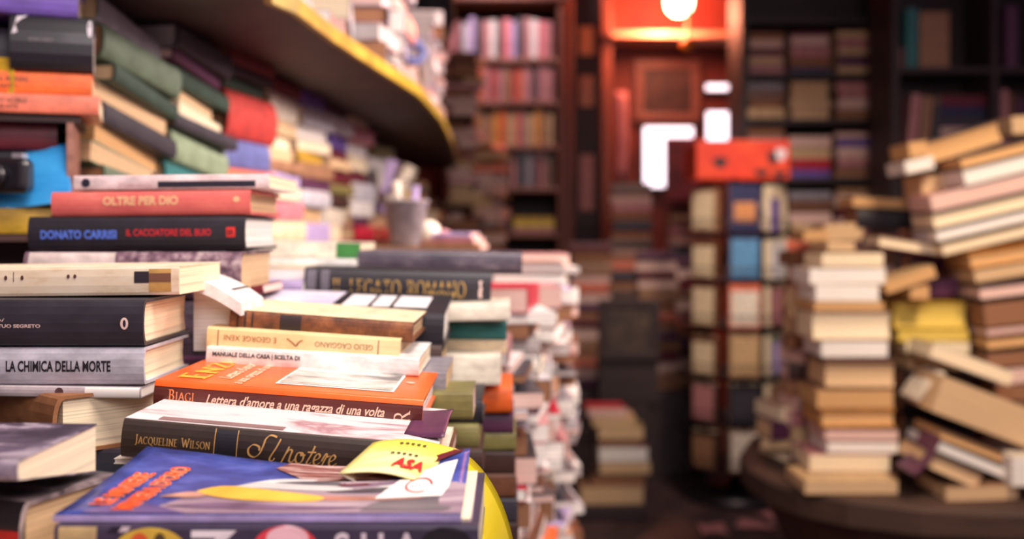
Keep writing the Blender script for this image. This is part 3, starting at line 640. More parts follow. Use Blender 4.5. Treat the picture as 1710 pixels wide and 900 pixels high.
wallcol('second column', 284, 1.76, 1.545, [('charcoal','grey',.04,'tail',True),('plum','rose',.02,'tail',True),('dark green','brown',.03,'tail',True),('moss green','tan',.024,'head',False),('pale green','cream',.024,'head',False),('charcoal','brown',.022,'tail',True),('pale green','tan',.05,'tail',True),('teal','tan',.045,'tail',True),('dark green','tan',.03,'tail',True),('dark brown','brown',.08,'tail',True)], pitch=-.10, yaw0=-.1)
wallcol('third column', 374, 2.03, 1.552, [('maroon','brown',.025,'tail',True),('charcoal','tan',.018,'tail',True),('dark green','brown',.022,'tail',True),('red','brown',.078,'tail',True),('slate blue','brown',.048,'tail',True),('salmon','tan',.034,'tail',True),('light brown','brown',.03,'tail',True),('brown','brown',.1,'tail',True)])
wallcol('fourth column', 446, 2.32, 1.545, [('maroon','yellow',.035,'tail',True),('ivory','amber',.06,'tail',True),('cream','tan',.03,'head',False),('ivory','cream',.03,'head',False),('cream','tan',.03,'head',False),('light brown','tan',.028,'tail',True),('lilac','rose',.032,'tail',True),('ivory','cream',.03,'head',False),('pink','amber',.05,'tail',True),('cream','tan',.05,'tail',True),('brown','tan',.05,'tail',True)])
wallcol('fifth column', 500, 2.6, 1.555, [('violet','yellow',.045,'tail',True),('pale grey','cream',.05,'tail',False),('ivory','white',.03,'head',False),('white','cream',.03,'head',False),('mustard','tan',.03,'tail',False),('light brown','tan',.04,'tail',False),('plum','amber',.03,'tail',True),('pale grey','tan',.045,'tail',True),('tan','tan',.04,'tail',False),('lilac','tan',.05,'tail',False),('brown','tan',.05,'tail',False)])
wallcol('sixth column', 545, 2.9, 1.55, [('plum','rose',.03,'tail',True),('white','cream',.045,'tail',False),('violet','white',.045,'tail',True),('maroon','tan',.03,'tail',True),('tan','tan',.03,'head',False),('maroon','amber',.04,'tail',True),('olive','tan',.03,'tail',True),('dark brown','brown',.04,'tail',True),('ivory','white',.045,'tail',False),('white','cream',.05,'head',False),('dusty pink','cream',.05,'tail',False)])
wallcol('seventh column', 585, 3.2, 1.55, [('light brown','cream',.03,'head',False),('pink','rose',.05,'tail',False),('white','white',.04,'tail',False),('ivory','cream',.05,'head',False),('maroon','rose',.04,'tail',True),('pale grey','cream',.06,'tail',False),('white','cream',.05,'tail',False),('plum','tan',.03,'tail',True),('crimson','tan',.05,'tail',True),('brown','tan',.05,'tail',True)])
wallcol('eighth column', 625, 3.55, 1.50, [('olive','brown',.05,'tail',True),('white','white',.05,'tail',False),('pale grey','white',.06,'head',False),('ivory','cream',.05,'tail',False),('lilac','white',.04,'tail',False),('cream','tan',.05,'head',False),('red','amber',.05,'tail',True),('brown','tan',.05,'tail',True)], yaw0=-.12)
wallcol('ninth column', 660, 3.95, 1.47, [('tan','brown',.05,'tail',True),('ivory','white',.04,'tail',False),('crimson','cream',.035,'tail',False),('pink','cream',.05,'head',False),('dark brown','brown',.05,'tail',True),('ivory','tan',.05,'head',False),('amber','tan',.05,'tail',False),('brown','tan',.05,'tail',True)], yaw0=-.1)
wallcol('tenth column', 698, 4.4, 1.42, [('olive','tan',.06,'tail',True),('amber','tan',.04,'tail',False),('light brown','tan',.05,'head',False),('ivory','cream',.05,'head',False),('mustard','tan',.05,'tail',False),('plum','brown',.06,'tail',True)], yaw0=-.1)
wallcol('eleventh column', 728, 4.9, 1.36, [('dark brown','brown',.05,'tail',True),('amber','cream',.05,'tail',False),('plum','tan',.05,'tail',True),('light brown','cream',.06,'head',False)], yaw0=-.1)
upright('lilac book standing upright among the far books of the left wall', 636, 264, 322, 3.42, .03, .13, 'lilac', 9, 'white')
upright('ivory paperback leaning over the lilac one in the left wall', 652, 268, 330, 3.4, .03, .13, 'ivory', 24, 'white')
# cluttered far end of the wall, beyond the curved shelf
stg = MB().box((-.95,5.25,0),(Xp(846,5.3),5.75,1.08)); q = bevel(stg.build('side_table', DARKW), .01); tag(q, 'dark side table under the far clutter of books', 'table')
fg_ = 'cluttered far books left of the bookcase'; fc_ = ['dusty pink','light brown','plum','brown','salmon','pink','dark brown','grey','maroon']
pile('far crooked pile left of the bookcase', 775, 5.3, 1.081, 2.08, 0, fc_, ['rose','tan','brown'], ['tail','spine','head','fore'], fg_, yawr=.6, tr=(.022,.05), lw=(.16,.2), dd=(.1,.13), hardp=.2, leanx=-.01)
pile('far crooked pile beside the bookcase shelves', 816, 5.3, 1.081, 1.62, 0, fc_, ['rose','tan','brown'], ['spine','head','fore','tail'], fg_, yawr=.6, tr=(.022,.05), lw=(.14,.18), dd=(.1,.12), hardp=.2, start=4)
pile('far crooked pile under the shelf end', 738, 5.32, 1.081, 1.3, 0, fc_, ['rose','tan','cream'], ['head','spine','fore','tail'], fg_, yawr=.5, tr=(.022,.05), lw=(.15,.18), dd=(.1,.13), hardp=.2, start=2)
pt = empty('cloth_bag', 'black cloth bag hanging above the far end of yellow shelf', 'bag', W(722, 60, 4.6))
MB().lathe([(.03,-.02),(.085,.0),(.10,.08),(.085,.22),(.05,.34),(.02,.40)], 16).build('pouch', cmat('black', .8), pt, smooth=True)
MB().tube([(0,0,.39),(.03,0,.6),(.02,0,.9),(0,0,1.5)], .008, 6).build('strap', cmat('black', .8), pt)
# goods on the curved shelf
sg_ = 'books along the yellow-edged shelf'; ZS = SZ+.0125
def S(label, px, d, L, D, t, c, pg, yaw=0, face='tail', hard=False, z=ZS, roll=0):
    return book(label, L, D, t, c, pg, hard, base=(Xp(px,d)-D/2-.02, d+L/2, z), face=face, yaw=yaw, roll=roll, group=sg_)
S('pale grey book on the near end of the yellow-edged shelf', 520, 1.75, .2, .14, .03, 'pale grey', 'white', .15)
S('pink book end-on on the near part of the yellow-edged shelf', 560, 1.98, .2, .14, .04, 'dusty pink', 'white', .1)
S('black book on the yellow-edged shelf before white page ends', 585, 2.1, .2, .13, .05, 'black', 'rose', .12)
S('big ivory book on top of the black one on yellow-edged shelf', 588, 2.12, .24, .16, .05, 'pale grey', 'cream', .12, z=ZS+.0505)
for i, (px, d, c, pg, t, z) in enumerate(((700,3.17,'salmon','tan',.05,0),(700,3.17,'red','rose',.04,.0505),(716,3.66,'amber','tan',.05,0),(716,3.66,'dusty pink','rose',.05,.0505))):
    S(f'{c} paperback {"at the bottom of" if z == 0 else "topmost on"} the {["salmon","amber"][i//2]} pile on yellow-edged shelf', px, d, .2, .13, t, c, pg, random.uniform(-.1,.1), random.choice(['tail','head']), z=ZS+z)
yc_ = ['pale grey','dusty pink','grey','dusty pink','charcoal','white','plum','light brown','lilac']
for nm, px, d, zt_, st_i in (('near tall pile on the yellow-edged shelf', 584, 2.38, 1.80, 0),('middle tall pile on the yellow-edged shelf', 628, 2.63, 1.86, 3),('far tall pile on the yellow-edged shelf', 686, 3.4, 1.9, 5),('farthest tall pile on the yellow-edged shelf', 706, 3.95, 2.0, 1)):
    pile(nm, px, d, ZS, zt_, 0, yc_, ['white','rose','grey','brown'], ['tail','head','tail'], sg_, lw=(.18,.21), dd=(.12,.14), yawr=.15, tr=(.028,.055), start=st_i, far=False)
rg = MB(); n = 20
rg.lathe([(.028,-.022),(.052,-.022),(.056,-.015),(.056,.015),(.052,.022),(.028,.022),(.028,-.022)], 24, cap=False)
q = rg.build('tape_roll', cmat('slate blue', .4), smooth=True); q.matrix_world = Matrix.Translation((Xp(690,2.95)-.0, 2.95, ZS+.122)) @ Matrix.Scale(.66, 4) @ Matrix.Rotation(PI/2-.2, 4, 'X') @ Matrix.Rotation(.3, 4, 'Y'); tag(q, 'blue ring-shaped roll lying over books on the yellow-edged shelf', 'roll')
S('brown hardback under the blue roll on yellow-edged shelf', 706, 2.92, .16, .13, .085, 'light brown', 'rose', .1, 'tail', True)
# grey tin and small goods at the far end of the table
# ================================================================== THE BOOK TABLE
TZ = .44
r = empty('display_table', 'long low table buried under book and magazine stacks', 'table', (-.45, 1.6, 0))
tx0, tx1, ty0, ty1 = -1.1, .13, .42, 2.95
bevel(MB().box((tx0+.45,ty0-1.6,TZ-.04),(tx1+.45,ty1-1.6,TZ)).build('tabletop', WOOD, r), .006)
for x in (tx0+.05, tx1-.11):
    for y in (ty0+.05, ty1-.11): MB().box((x+.45,y-1.6,0),(x+.51,y-1.54,TZ-.04)).build('leg', WOOD, r)
def crate(label, x0, x1, y0, y1, z1):
    r = empty('wooden_crate', label, 'crate', ((x0+x1)/2, (y0+y1)/2, TZ+.0005)); a, b, h = (x1-x0)/2, (y1-y0)/2, z1-TZ-.0005
    n = 5
    for i in range(n):
        z0_ = h*i/n; z1_ = h*(i+1)/n-.006
        for q in (((-a,-b,z0_),(a,-b+.014,z1_)),((-a,b-.014,z0_),(a,b,z1_)),((-a,-b+.014,z0_),(-a+.014,b-.014,z1_)),((a-.014,-b+.014,z0_),(a,b-.014,z1_))): MB().box(*q).build('slat', WOODX, r)
    MB().box((-a,-b,h-.006),(a,b,h)).build('lid', WOODX, r); return r
crate('near wooden crate carrying the front book stacks', -.62, -.07, .5, 1.10, .965)
crate('rear wooden crate carrying the stacks with the black spine', -1.1, -.27, 1.12, 1.50, .965)
CZ = .966
# ---- centre front stack
BR, MAG = 'fg', None
paper_w = plain('torn_paper', (240,234,228), .8)
# printed box-like digest at the very front, its spine at the bottom of the picture
r = pxbook('thick glossy digest with big white letter and yellow oval spine', 92, 800, 877, 950, .612, .135, (66,56,78), 'cream', False, 'spine', 0)
L = r['_d'][0]
top_patch(r, (.02,.98), (.05,.95), cmat('lilac'), 'cover_print')
spine_band(r, (.01,.10), (.02,.98), cmat((196,170,120)), 'spine_print')
on_spine(r, ([(0,0),(.25,0),(1,1),(.75,1)],[(0,1,2,3)]), (.06,.16), (.02,.98), ink('navy', (34,32,50)), 'spine_print', .0007)
on_spine(r, ([(0,0),(.25,0),(1,1),(.75,1)],[(0,1,2,3)]), (.09,.18), (.02,.98), ink('pale', (226,214,220)), 'spine_print', .0006)
ov = ([(math.cos(2*PI*i/24), math.sin(2*PI*i/24)) for i in range(24)], [tuple(range(24))])
on_spine(r, ov, (.145,.31), (.06,.96), ink('gold_oval', (226,190,70)), 'spine_emblem', .0009)
on_spine(r, ov, (.18,.225), (.3,.85), ink('oval_red', (224,96,50)), 'spine_emblem', .0012)
on_spine(r, ov, (.235,.265), (.35,.85), ink('oval_dark', (90,70,40)), 'spine_emblem', .0012)
on_spine(r, text_flat('Z', .03), (.315,.43), (.1,.9), ink('white', (240,234,236)), 'title_lettering', .001)
on_spine(r, ov, (.47,.62), (.1,1.0), ink('rose_blot', (236,70,80)), 'spine_print', .0006)
on_spine(r, ov, (.50,.60), (.45,1.0), ink('pale_rose', (248,200,206)), 'spine_print', .0009)
on_spine(r, text_flat('S U A', .02), (.66,.86), (.15,.85), ink('pale', (226,214,220)), 'title_lettering', .0006)
on_spine(r, ov, (.86,.985), (.1,.98), ink('black', (26,22,28)), 'spine_print', .0006)
zf = Zp(877, .612)
# papers under the blue paperback up to the brown hardback
pxbook('stack base magazine with brown and white torn page edges', 250, 740, 787, 815, .80, .2, 'brown', 'rose', False, 'spine', -2.5, nx=4)
pxbook('white brochure flat under the dark brown hardback', 190, 735, 776, 785, .79, .18, 'ivory', 'white', False, 'fore', -2.2)
book('rose magazine supporting the front centre stack on the crate', .25, .2, .024, 'dusty pink', 'rose', base=(-.19,.89,CZ))
book('grey magazine at the bottom of the front stack, on crate', .25, .17, .022, 'grey', 'white', base=(-.18,.70,CZ), face='fore')
# blue paperback with the curling cover
XL, XR, YF, YB_ = -.2585, -.029, .618, .752
rB = empty('paperback_book', 'blue comic paperback with curling cover and orange title, in front', 'book', ((XL+XR)/2, (YF+YB_)/2, zf+.0005))
BT = .0028
def cover_h(u, v):
    left = max(0, 1-u/.62); right = max(0, (u-.70)/.30)
    return .0008+(.0132*left**1.25+.0125*right**1.1)*v**1.5+.0025*(1-v)*(.3)-.0015*math.sin(PI*min(1,max(0,(u-.2)/.7)))*v
def CP(u, v, e=0):
    x = XL+.012*(1-v)*0+(XR-XL)*u+(.008*(v-.5) if u < .5 else 0)*(1-u)
    return (x-(XL+XR)/2, YF+(YB_-YF)*v*(1-.02*u)-(YF+YB_)/2, BT+cover_h(u, v)+e)
blue = art('blue_comic_sky', [(.3,(40,44,98)),(.5,(60,72,148)),(.7,(88,100,178))], (30,60,60), .32, 6)
bcov = MB().sheet(CP, 28, 14, .0009).build('cover', blue, rB, smooth=True)
MB().sheet(lambda u, v: (CP(u,v)[0]*.985, CP(u,v)[1]*.98-.001, BT-.0006+.55*cover_h(u,v)), 16, 8, .0012).build('page_block', pmat('rose'), rB, smooth=True)
MB().box((-.118,-.066,.0),(.12,.058,.0016)).build('page_block', pmat('cream'), rB)
MB().box((CP(0,0)[0],CP(0,0)[1]-.0016,.0003),(CP(1,0)[0],CP(0,0)[1]-.0002,BT+.0006)).build('spine', cmat('lilac'), rB)
def cover_patch(name, poly, mat, e=.0007, n=5):
    """polygon given in cover coordinates, bent with the cover"""
    mb = MB(); cu = sum(p[0] for p in poly)/len(poly); cv = sum(p[1] for p in poly)/len(poly); N = len(poly); k = 0
    for s in range(n+1):
        for (u, v) in poly: f = s/n; mb.v.append(CP(cu+(u-cu)*f, cv+(v-cv)*f, e))
    for s in range(n):
        for i in range(N): i2 = (i+1) % N; mb.f.append((s*N+i,(s+1)*N+i,(s+1)*N+i2,s*N+i2)); mb.m.append(0)
    return mb.build(name, mat, bcov, smooth=True)
def poly_s(pts, n=5):
    q = cat_rom(pts+[pts[0]], n); return q[:-1]
sk = art('brown_comic_street', [(.35,(92,50,46)),(.5,(150,92,84)),(.6,(226,196,190)),(.7,(110,64,58))], (14,260,260), .4, 6)
cover_patch('cover_print', [(.20,.0),(1.0,.0),(1.0,.45),(.92,.55),(.6,.62),(.45,.55),(.3,.38)], art('purple_grey_coat', [(.3,(104,84,110)),(.5,(150,124,140)),(.7,(196,176,182))], (8,70,70), .35, 5), .0004)
cover_patch('cover_print', [(.42,.86),(.55,.62),(.8,.64),(.86,1.0),(.7,1.0),(.55,1.0),(.45,1.0)], sk, .0005)
cover_patch('cover_print', poly_s([(.36,.46),(.46,.64),(.6,.66),(.78,.6),(.9,.5),(.74,.42),(.56,.44)]), art('white_hair', [(.3,(178,172,172)),(.7,(226,222,218))], (10,80,80), .4), .0007)
cover_patch('cover_print', poly_s([(.28,.36),(.34,.46),(.46,.42),(.62,.30),(.6,.2),(.44,.22),(.34,.28)]), art('yellow_scarf', [(.3,(226,160,50)),(.7,(244,200,80))], (20,20,20), .4), .001)
cover_patch('cover_print', poly_s([(.74,.04),(.78,.2),(.92,.34),(.97,.2),(.95,.04)]), art('grey_shadow_print', [(.3,(72,66,76)),(.7,(128,118,122))], (14,50,50), .4), .0007)
cover_patch('cover_print', [(.06,.02),(.12,.2),(.16,.2),(.32,.0),(.1,-.0)], art('violet_print', [(.3,(70,54,110)),(.7,(128,104,150))], (14,50,50), .4), .0006)
for pts, cl in (([(.30,.30),(.5,.34),(.72,.30),(.9,.24),(.7,.22),(.5,.26)], (176,120,104)), ([(.46,.56),(.56,.62),(.7,.60),(.8,.56),(.66,.54)], (104,98,108)), ([(.24,.12),(.4,.18),(.6,.12),(.76,.10),(.6,.05),(.4,.07)], (120,92,126)), ([(.62,.40),(.72,.46),(.84,.44),(.93,.40),(.8,.36)], (86,78,88)), ([(.2,.26),(.26,.34),(.34,.34),(.3,.26)], (206,150,130))):
    cover_patch('cover_print', poly_s(pts), cmat(cl, .35, .3), .0009)
cover_patch('price_sticker', [(.765,.24),(.81,.56),(.93,.80),(.968,.82),(.955,.40),(.94,.26)], paper_w, .0012)
cover_patch('spine_tear', [(.64,.52),(.69,.70),(.955,1.0),(.985,.96),(.84,.74),(.74,.52)], cmat('maroon'), .001)
st_ = MB(); N = 26
for i in range(N):
    for s in (1.0, .84): a = 2*PI*i/N; st_.v.append(CP(.872+.038*s*math.cos(a), .44+.13*s*math.sin(a), .0016))
for i in range(N-4): a = 2*i; st_.f.append((a,a+1,a+3,a+2)); st_.m.append(0)
st_.build('sticker_ring', ink('ring_red', (196,40,40)), bcov)
mb = MB()
for i in range(5): u = .852+.01*i; mb.quad([CP(u,.38+.008*i,.0016),CP(u+.005,.38+.008*i,.0016),CP(u+.005,.50-.005*i,.0016),CP(u,.50-.005*i,.0016)])
mb.build('sticker_print', ink('greyblue', (170,172,186)), bcov)
def cover_text(body, u0, u1, v0, v1, mat, e, bold):
    # the title runs up the left side: letters read from the front edge to the back
    return flat_mb(text_flat(body, bold), (v0, v1, 0, 1), lambda a, b: CP(u1-(u1-u0)*b+.025*(a-v0), a, e)).build('title_lettering', mat, bcov)
for e, bo, m in ((.0010, .055, ink('title_pale', (250,206,170))), (.0014, .02, ink('title_orange', (246,84,24)))):
    cover_text('LE MINIERE', .052, .108, .12, .60, m, e, bo); cover_text('MINIERA D\'ORO', .125, .183, .04, .72, m, e, bo)
# yellow folded card lying on it
yc = lambda u, v: (Xp(566+150*u+18*v,.70)+.006*v, .70+.075*v-.012*u, Zp(790,.70)+.006*v-.004*u*(1-v*.4)+.004*math.sin(u*PI))
ycard = MB().sheet(yc, 10, 8, .0008).build('folded_card', art('yellow_card', [(.3,(244,220,60)),(.5,(250,230,110)),(.7,(252,242,190))], (8,14,8), .4), smooth=True)
tag(ycard, 'yellow folded card with red lettering on the blue comic paperback', 'card')
MB().sheet(lambda u, v: (yc(0,0)[0]+.002+.05*v+.0*u, yc(0,0)[1]+.016*u*(1-v)-.004*v+.0, yc(0,0)[2]-.001-.016*math.sin(v*PI*.5)-.0*u), 3, 8, .0008).build('folded_flap', cmat('ivory'), ycard, smooth=True)
flat_mb(text_flat('ASA', .04), (0,1,0,1), lambda a, b: tuple(Vector(yc(.52+.36*a, .16+.24*b))+Vector((0,0,.0012)))).build('lettering', ink('card_red', (206,36,40)), ycard)
for i in range(5):
    for j in (0, 1): p = Vector(yc(.42+.07*i, .52+.3*j)); MB().box((p.x-.0012,p.y-.001,p.z+.0006),(p.x+.0012,p.y+.001,p.z+.0014)).build('printed_dot', ink('card_dots', (70,64,60)), ycard)
# yellow glossy paperback drooping at the right of the blue one
rY = empty('paperback_book', 'glossy yellow paperback drooping over the right crate edge', 'book', (-.045, .79, 1.016))
def yb(u, v):
    a = u*1.9; x = .052*u if u < .35 else .0182+.05*math.sin((u-.35)*2.0)
    z = .012-.0*u if u < .3 else .012-.16*(u-.3)**1.7
    return (-.03+x*1.0+.012*v, -.07+.12*v, z+.006)
YG = plain('yellow_gloss', (240,214,20), .22, coat=.5)
MB().sheet(yb, 18, 6, .05).build('cover', YG, rY, smooth=True)
MB().sheet(lambda u, v: (yb(u*.9,v)[0]-.003, yb(u,v)[1]*.96+.002, yb(u*.9,v)[2]-.0502), 14, 5, .006).build('page_block', pmat('amber'), rY, smooth=True)
# dark brown hardback with the gold script title
jack = art('pale_jacket_art_reflection', [(.35,(238,226,226)),(.52,(232,214,216)),(.62,(170,130,138)),(.72,(240,230,230))], (10,26,26), .32, 4, .6)  # pale art, with a brown reflection put into the colour as purplish-brown patches
rP = pxbook('dark brown hardback with gold script title, under the orange one', 206, 730, 720, 785, .775, .155, jack, 'rose', True, 'spine', -5.0, spine=art('jacket_spine', [(.3,(50,40,36)),(.7,(66,52,44))], (30,30,30), .35), nx=6)
gold = plain('gold_foil', (214,164,98), .35)
on_spine(rP, serif('Jacqueline Wilson', .13, .8), (.045,.282), (.36,.64), gold, 'author_lettering')
spine_band(rP, (.295,.365), (.03,.93), ink('band', (30,27,36)))
on_spine(rP, script_title(), (.40,.685), (.10,.92), gold)
for q in (.294, .3655): spine_band(rP, (q,q+.0025), (.03,.95), gold, 'gold_rule', .0006)
top_patch(rP, (.1,.50), (.02,.10), cmat((142,112,112)), 'cover_print', n=2)
L, D, t, _ = rP['_d'][:]
kid(rP, MB().sheet(lambda u, v: (L/2-.028+.031*u, -D/2+.03+(D-.05)*v-.02*u*(1-v), t+.0006+.008*(u**2)*(1-abs(v-.5))), 8, 8, .0008), 'jacket_flap', cmat('plum'), smooth=True)
# orange hardback
org = art('orange_jacket', [(.3,(228,86,28)),(.6,(240,104,36)),(.8,(246,120,50))], (12,12,12), .3)
rO = pxbook('orange hardback with small black and white photograph on its cover', 259, 706, 650, 698, .865, .165, org, 'white', True, 'spine', -4.3, spine=art('maroon_spine', [(.3,(84,36,30)),(.7,(104,44,34))], (20,20,20), .35), nx=6)
spine_band(rO, (.0,1), (.80,1.0), org, 'spine_edge')
oi = ink('orange_letter', (240,130,80)); pi_ = ink('pale_letter', (246,196,170))
on_spine(rO, serif('Biagi', .16, .8), (.055,.15), (.34,.72), oi, 'author_lettering')
on_spine(rO, text_flat("Lettera d'amore a una ragazza di una volta", .018, .35), (.195,.86), (.20,.66), pi_)
rv, rf = serif('R', .14); on_spine(rO, ([(-y, x) for x, y in rv], rf), (.895,.955), (.16,.60), pi_, 'emblem')
on_top(rO, serif('Enzo', .22, .85), (.05,.16), (.10,.95), ink('yellow_letter', (252,176,60)), 'author_lettering', turn=True)
on_top(rO, text_flat("Lettera d'amore", .02, .3), (.19,.245), (.18,.8), ink('cover_pale', (252,206,172)), turn=True)
on_top(rO, text_flat('a una ragazza di una volta', .02, .3), (.265,.325), (.04,.95), ink('cover_pale', (252,206,172)), turn=True)
top_patch(rO, (.42,.875), (.14,.86), paper_w, 'photo_border', .0005)
top_patch(rO, (.43,.865), (.17,.83), art('grey_photograph', [(.35,(92,88,84)),(.48,(190,184,176)),(.6,(226,220,212))], (18,40,40), .3, 5), 'cover_picture', .0009)
L, D, t, _ = rO['_d'][:]
kid(rO, MB().lathe([(.0038,0),(.0038,.0004)], 14, (L*.415,0,t+.0004)), 'emblem', ink('pale_letter', (246,196,170)))
# cream and leather books behind the orange one
kraft = art('foxed_paper_cover', [(.3,(222,186,128)),(.55,(236,206,152)),(.75,(242,218,170))], (18,18,30), .7)
pxbook('white paperback with a black lettered spine behind the orange one', 345, 700, 588, 618, .99, .14, 'white', 'cream', False, 'spine', -3.2)
rr = bpy.context.scene.collection.objects[-1].parent
on_spine(rr, text_flat('MANUALE DELLA CASA | SCELTA DI', .03), (.03,.44), (.42,.75), ink('black', (26,22,28)))
rr = pxbook('foxed cream paperback with upside-down lettering on its spine', 346, 668, 556, 592, 1.0, .14, kraft, 'tan', False, 'spine', -3.8, nx=4)
sep = ink('sepia', (150,104,66))
on_spine(rr, text_flat('GELIO CAGGIANO', .0), (.56,.86), (.40,.66), sep, flip=True)
on_spine(rr, text_flat('E GEORGE XENI', .0), (.09,.36), (.44,.70), sep, flip=True)
on_spine(rr, ribbon(cat_rom([(0,1),(.4,.35),(.6,.0),(.75,.5),(1,.9)]), lambda a, t: .12), (.41,.50), (.36,.72), sep, 'emblem')
for q in (.055, .885): spine_band(rr, (q,q+.006), (.15,.9), sep, 'spine_rule')
lea = art('mottled_leather', [(.3,(58,32,24)),(.5,(116,68,40)),(.7,(156,98,56))], (60,60,60), .5, 6)
rr = pxbook('brown leather bound book with dark spine label, page end torn', 384, 690, 528, 562, 1.015, .15, lea, 'tan', True, 'spine', -4.2, nx=4)
spine_band(rr, (.275,.39), (.05,.95), ink('label', (44,32,34)), 'spine_label')
for q in (.04, .08, .12): spine_band(rr, (q,q+.012), (.04,.96), ink('raised', (60,34,26)), 'spine_rule')
top_patch(rr, (.0,1.0), (.0,1.0), cmat('cream', .7), 'faded_cover')
rb = pxbook('thick black hardback with white top lettering behind the leather book', 402, 742, 508, 572, 1.175, .155, 'black', 'white', True, 'spine', -2.0, pitch=.07)
top_patch(rb, (.0,.42), (.05,.95), art('lilac_print', [(.3,(190,178,222)),(.55,(236,230,240)),(.7,(206,196,232))], (14,30,30), .35, 4, .5), 'cover_print')
for k_, (a, b) in enumerate(((.47,.60),(.62,.71),(.73,.90))): top_patch(rb, (a,b), (.2,.8), ink('white', (240,234,236)), 'cover_print', .0006)
pxbook('small brown book with tan page end under the thick black hardback', 640, 738, 574, 622, 1.17, .14, 'dark brown', 'tan', True, 'spine', -2)
pxbook('grey book under the small brown one beside the orange hardback', 640, 745, 620, 655, 1.04, .13, 'grey', 'tan', False, 'spine', -1)
pxbook('olive book under the front centre pile, page end out', 640, 790, 655, 700, 1.02, .08, 'olive', 'rose', False, 'spine', 0)
# white paperback standing with a lifted cover left of the centre stack
rW = pxbook('white paperback with lifted cover between the two front stacks', 322, 392, 482, 588, 1.03, .055, 'charcoal', 'white', False, 'fore', 0)
q = MB().sheet(lambda u, v: tuple(W(318+84*u, 462+44*u-5*math.sin(u*PI), 1.0)+Vector((0,.09*v,0.0))), 10, 4, .012); kid(rW, MB().box((0,0,0),(.001,.001,.001)), 'spine_fold', cmat('charcoal'))
q = q.build('lifted_cover', cmat('white'), smooth=False); q.parent = rW; q.matrix_parent_inverse = rW.matrix_world.inverted()
book('plum book supporting the white paperback between front stacks', .16, .12, .105, 'plum', 'tan', base=(-.28,1.10,CZ))
# ---- left front stack
A = 'books of the left front stack'
rr = pxbook('old cream paperback with stained spine on top of left stack', -140, 300, 446, 494, .925, .13, art('stained_cream', [(.3,(206,176,140)),(.5,(232,212,182)),(.75,(240,226,204))], (22,60,60), .6, 5), 'cream', False, 'spine', 0.6, nx=3, group=A)
spine_band(rr, (.83,.886), (.42,.82), ink('label_dark', (46,36,44)), 'spine_label'); spine_band(rr, (.886,.97), (.1,.9), cmat((206,160,90)), 'spine_stain')
spine_band(rr, (.886,.97), (.45,.75), ink('brown_stain', (120,80,60)), 'spine_stain', .0006)
for q in (.338, .40, .60, .575): on_spine(rr, ov, (q,q+.012), (.56,.72) if q < .5 else (.6,.74), ink('spot', (90,50,48)), 'spine_spot')
spine_band(rr, (.372,.375), (.5,.85), ink('spot', (90,50,48)), 'spine_rule')
rr = pxbook('black hardback with small oval emblem in the left stack', -160, 243, 500, 577, .90, .125, cmat((50,46,54), .4), 'cream', True, 'spine', 0, nx=2, group=A)
pk = ink('pale_pink', (232,200,190))
on_spine(rr, text_flat('IL TUO SEGRETO', .025), (.377,.578), (.40,.475), pk); on_spine(rr, text_flat('tini', .0, .3), (.37,.43), (.53,.60), pk, 'author_lettering')
def oval_ring(n=20, k=.62):
    v = []; f = []
    for i in range(n): a = 2*PI*i/n; v += [(math.cos(a), math.sin(a)), (k*.62*math.cos(a), k*math.sin(a))]
    for i in range(n): j = (i+1) % n; f.append((2*i,2*i+1,2*j+1,2*j))
    return v, f
on_spine(rr, oval_ring(), (.907,.94), (.36,.62), pk, 'emblem')
rr = pxbook('pale grey hardback with bold black title in the left stack', -170, 243, 580, 642, .90, .12, cmat((196,192,202), .35), 'cream', True, 'spine', 0, nx=2, group=A)
on_spine(rr, text_flat('LA CHIMICA DELLA MORTE', .03), (.4467,.868), (.36,.66), ink('black', (26,22,28))); on_spine(rr, ov, (.413,.423), (.46,.53), ink('black', (26,22,28)), 'title_dot')
rr = pxbook('thin grey paperback with round seal and torn white end, left stack', -170, 236, 644, 662, .895, .11, cmat((190,176,180), .5), 'white', False, 'spine', -.8, nx=4, group=A)
on_spine(rr, ov, (.648,.683), (.12,.9), ink('seal', (84,56,60)), 'seal'); spine_band(rr, (.77,.995), (.0,.98), paper_w, 'torn_spine')
rr = book('brown leather book with thick page block at bottom of left stack', .19, .13, .048, art('brown_cloth', [(.3,(120,76,46)),(.7,(160,106,66))], (30,30,60), .7), 'cream', True, base=(-.392,.985,1.020), face='spine', yaw=math.radians(-42), group=A)
book('dark folder under the left front stack', .3, .16, .03, 'charcoal', 'grey', base=(-.45,.98,.99))
book('teal brochure flat under left stack beside the brown hardback', .26, .2, .023, 'teal', 'white', base=(-.40,.93,CZ), face='fore')
# ---- lower left corner
rr = book('violet-grey paperback with torn cover edge at lower left', .2, .10, .034, art('violet_mountain_cover', [(.38,(48,42,60)),(.5,(96,84,104)),(.56,(168,154,166)),(.62,(64,56,74))], (16,30,30), .4, 5, .4), 'cream', False, base=(-.372,.655,1.0450), face='spine', yaw=math.radians(-3), nx=3, warp=lambda x, y, z: (x, y, z*(.62+.62*y/.1)+.0175*(.5-y/.1)))
L, D, t, _ = rr['_d'][:]
rr = book('dark paperback with red spine base at the lower left corner', .20, .08, .040, art('grey_sketch_cover', [(.38,(70,60,64)),(.5,(130,114,116)),(.6,(184,166,164))], (16,30,30), .45, 5, .5), 'tan', True, base=(-.3646,.699,1.0035), face='spine', yaw=-.33, spine=cmat((40,34,38)))
spine_band(rr, (.0,1.0), (.03,.60), cmat((196,40,36)), 'spine_print')
book('tan paperback under the dark one at lower left corner', .24, .14, .036, 'tan', 'tan', base=(-.37,.63,CZ), face='fore')
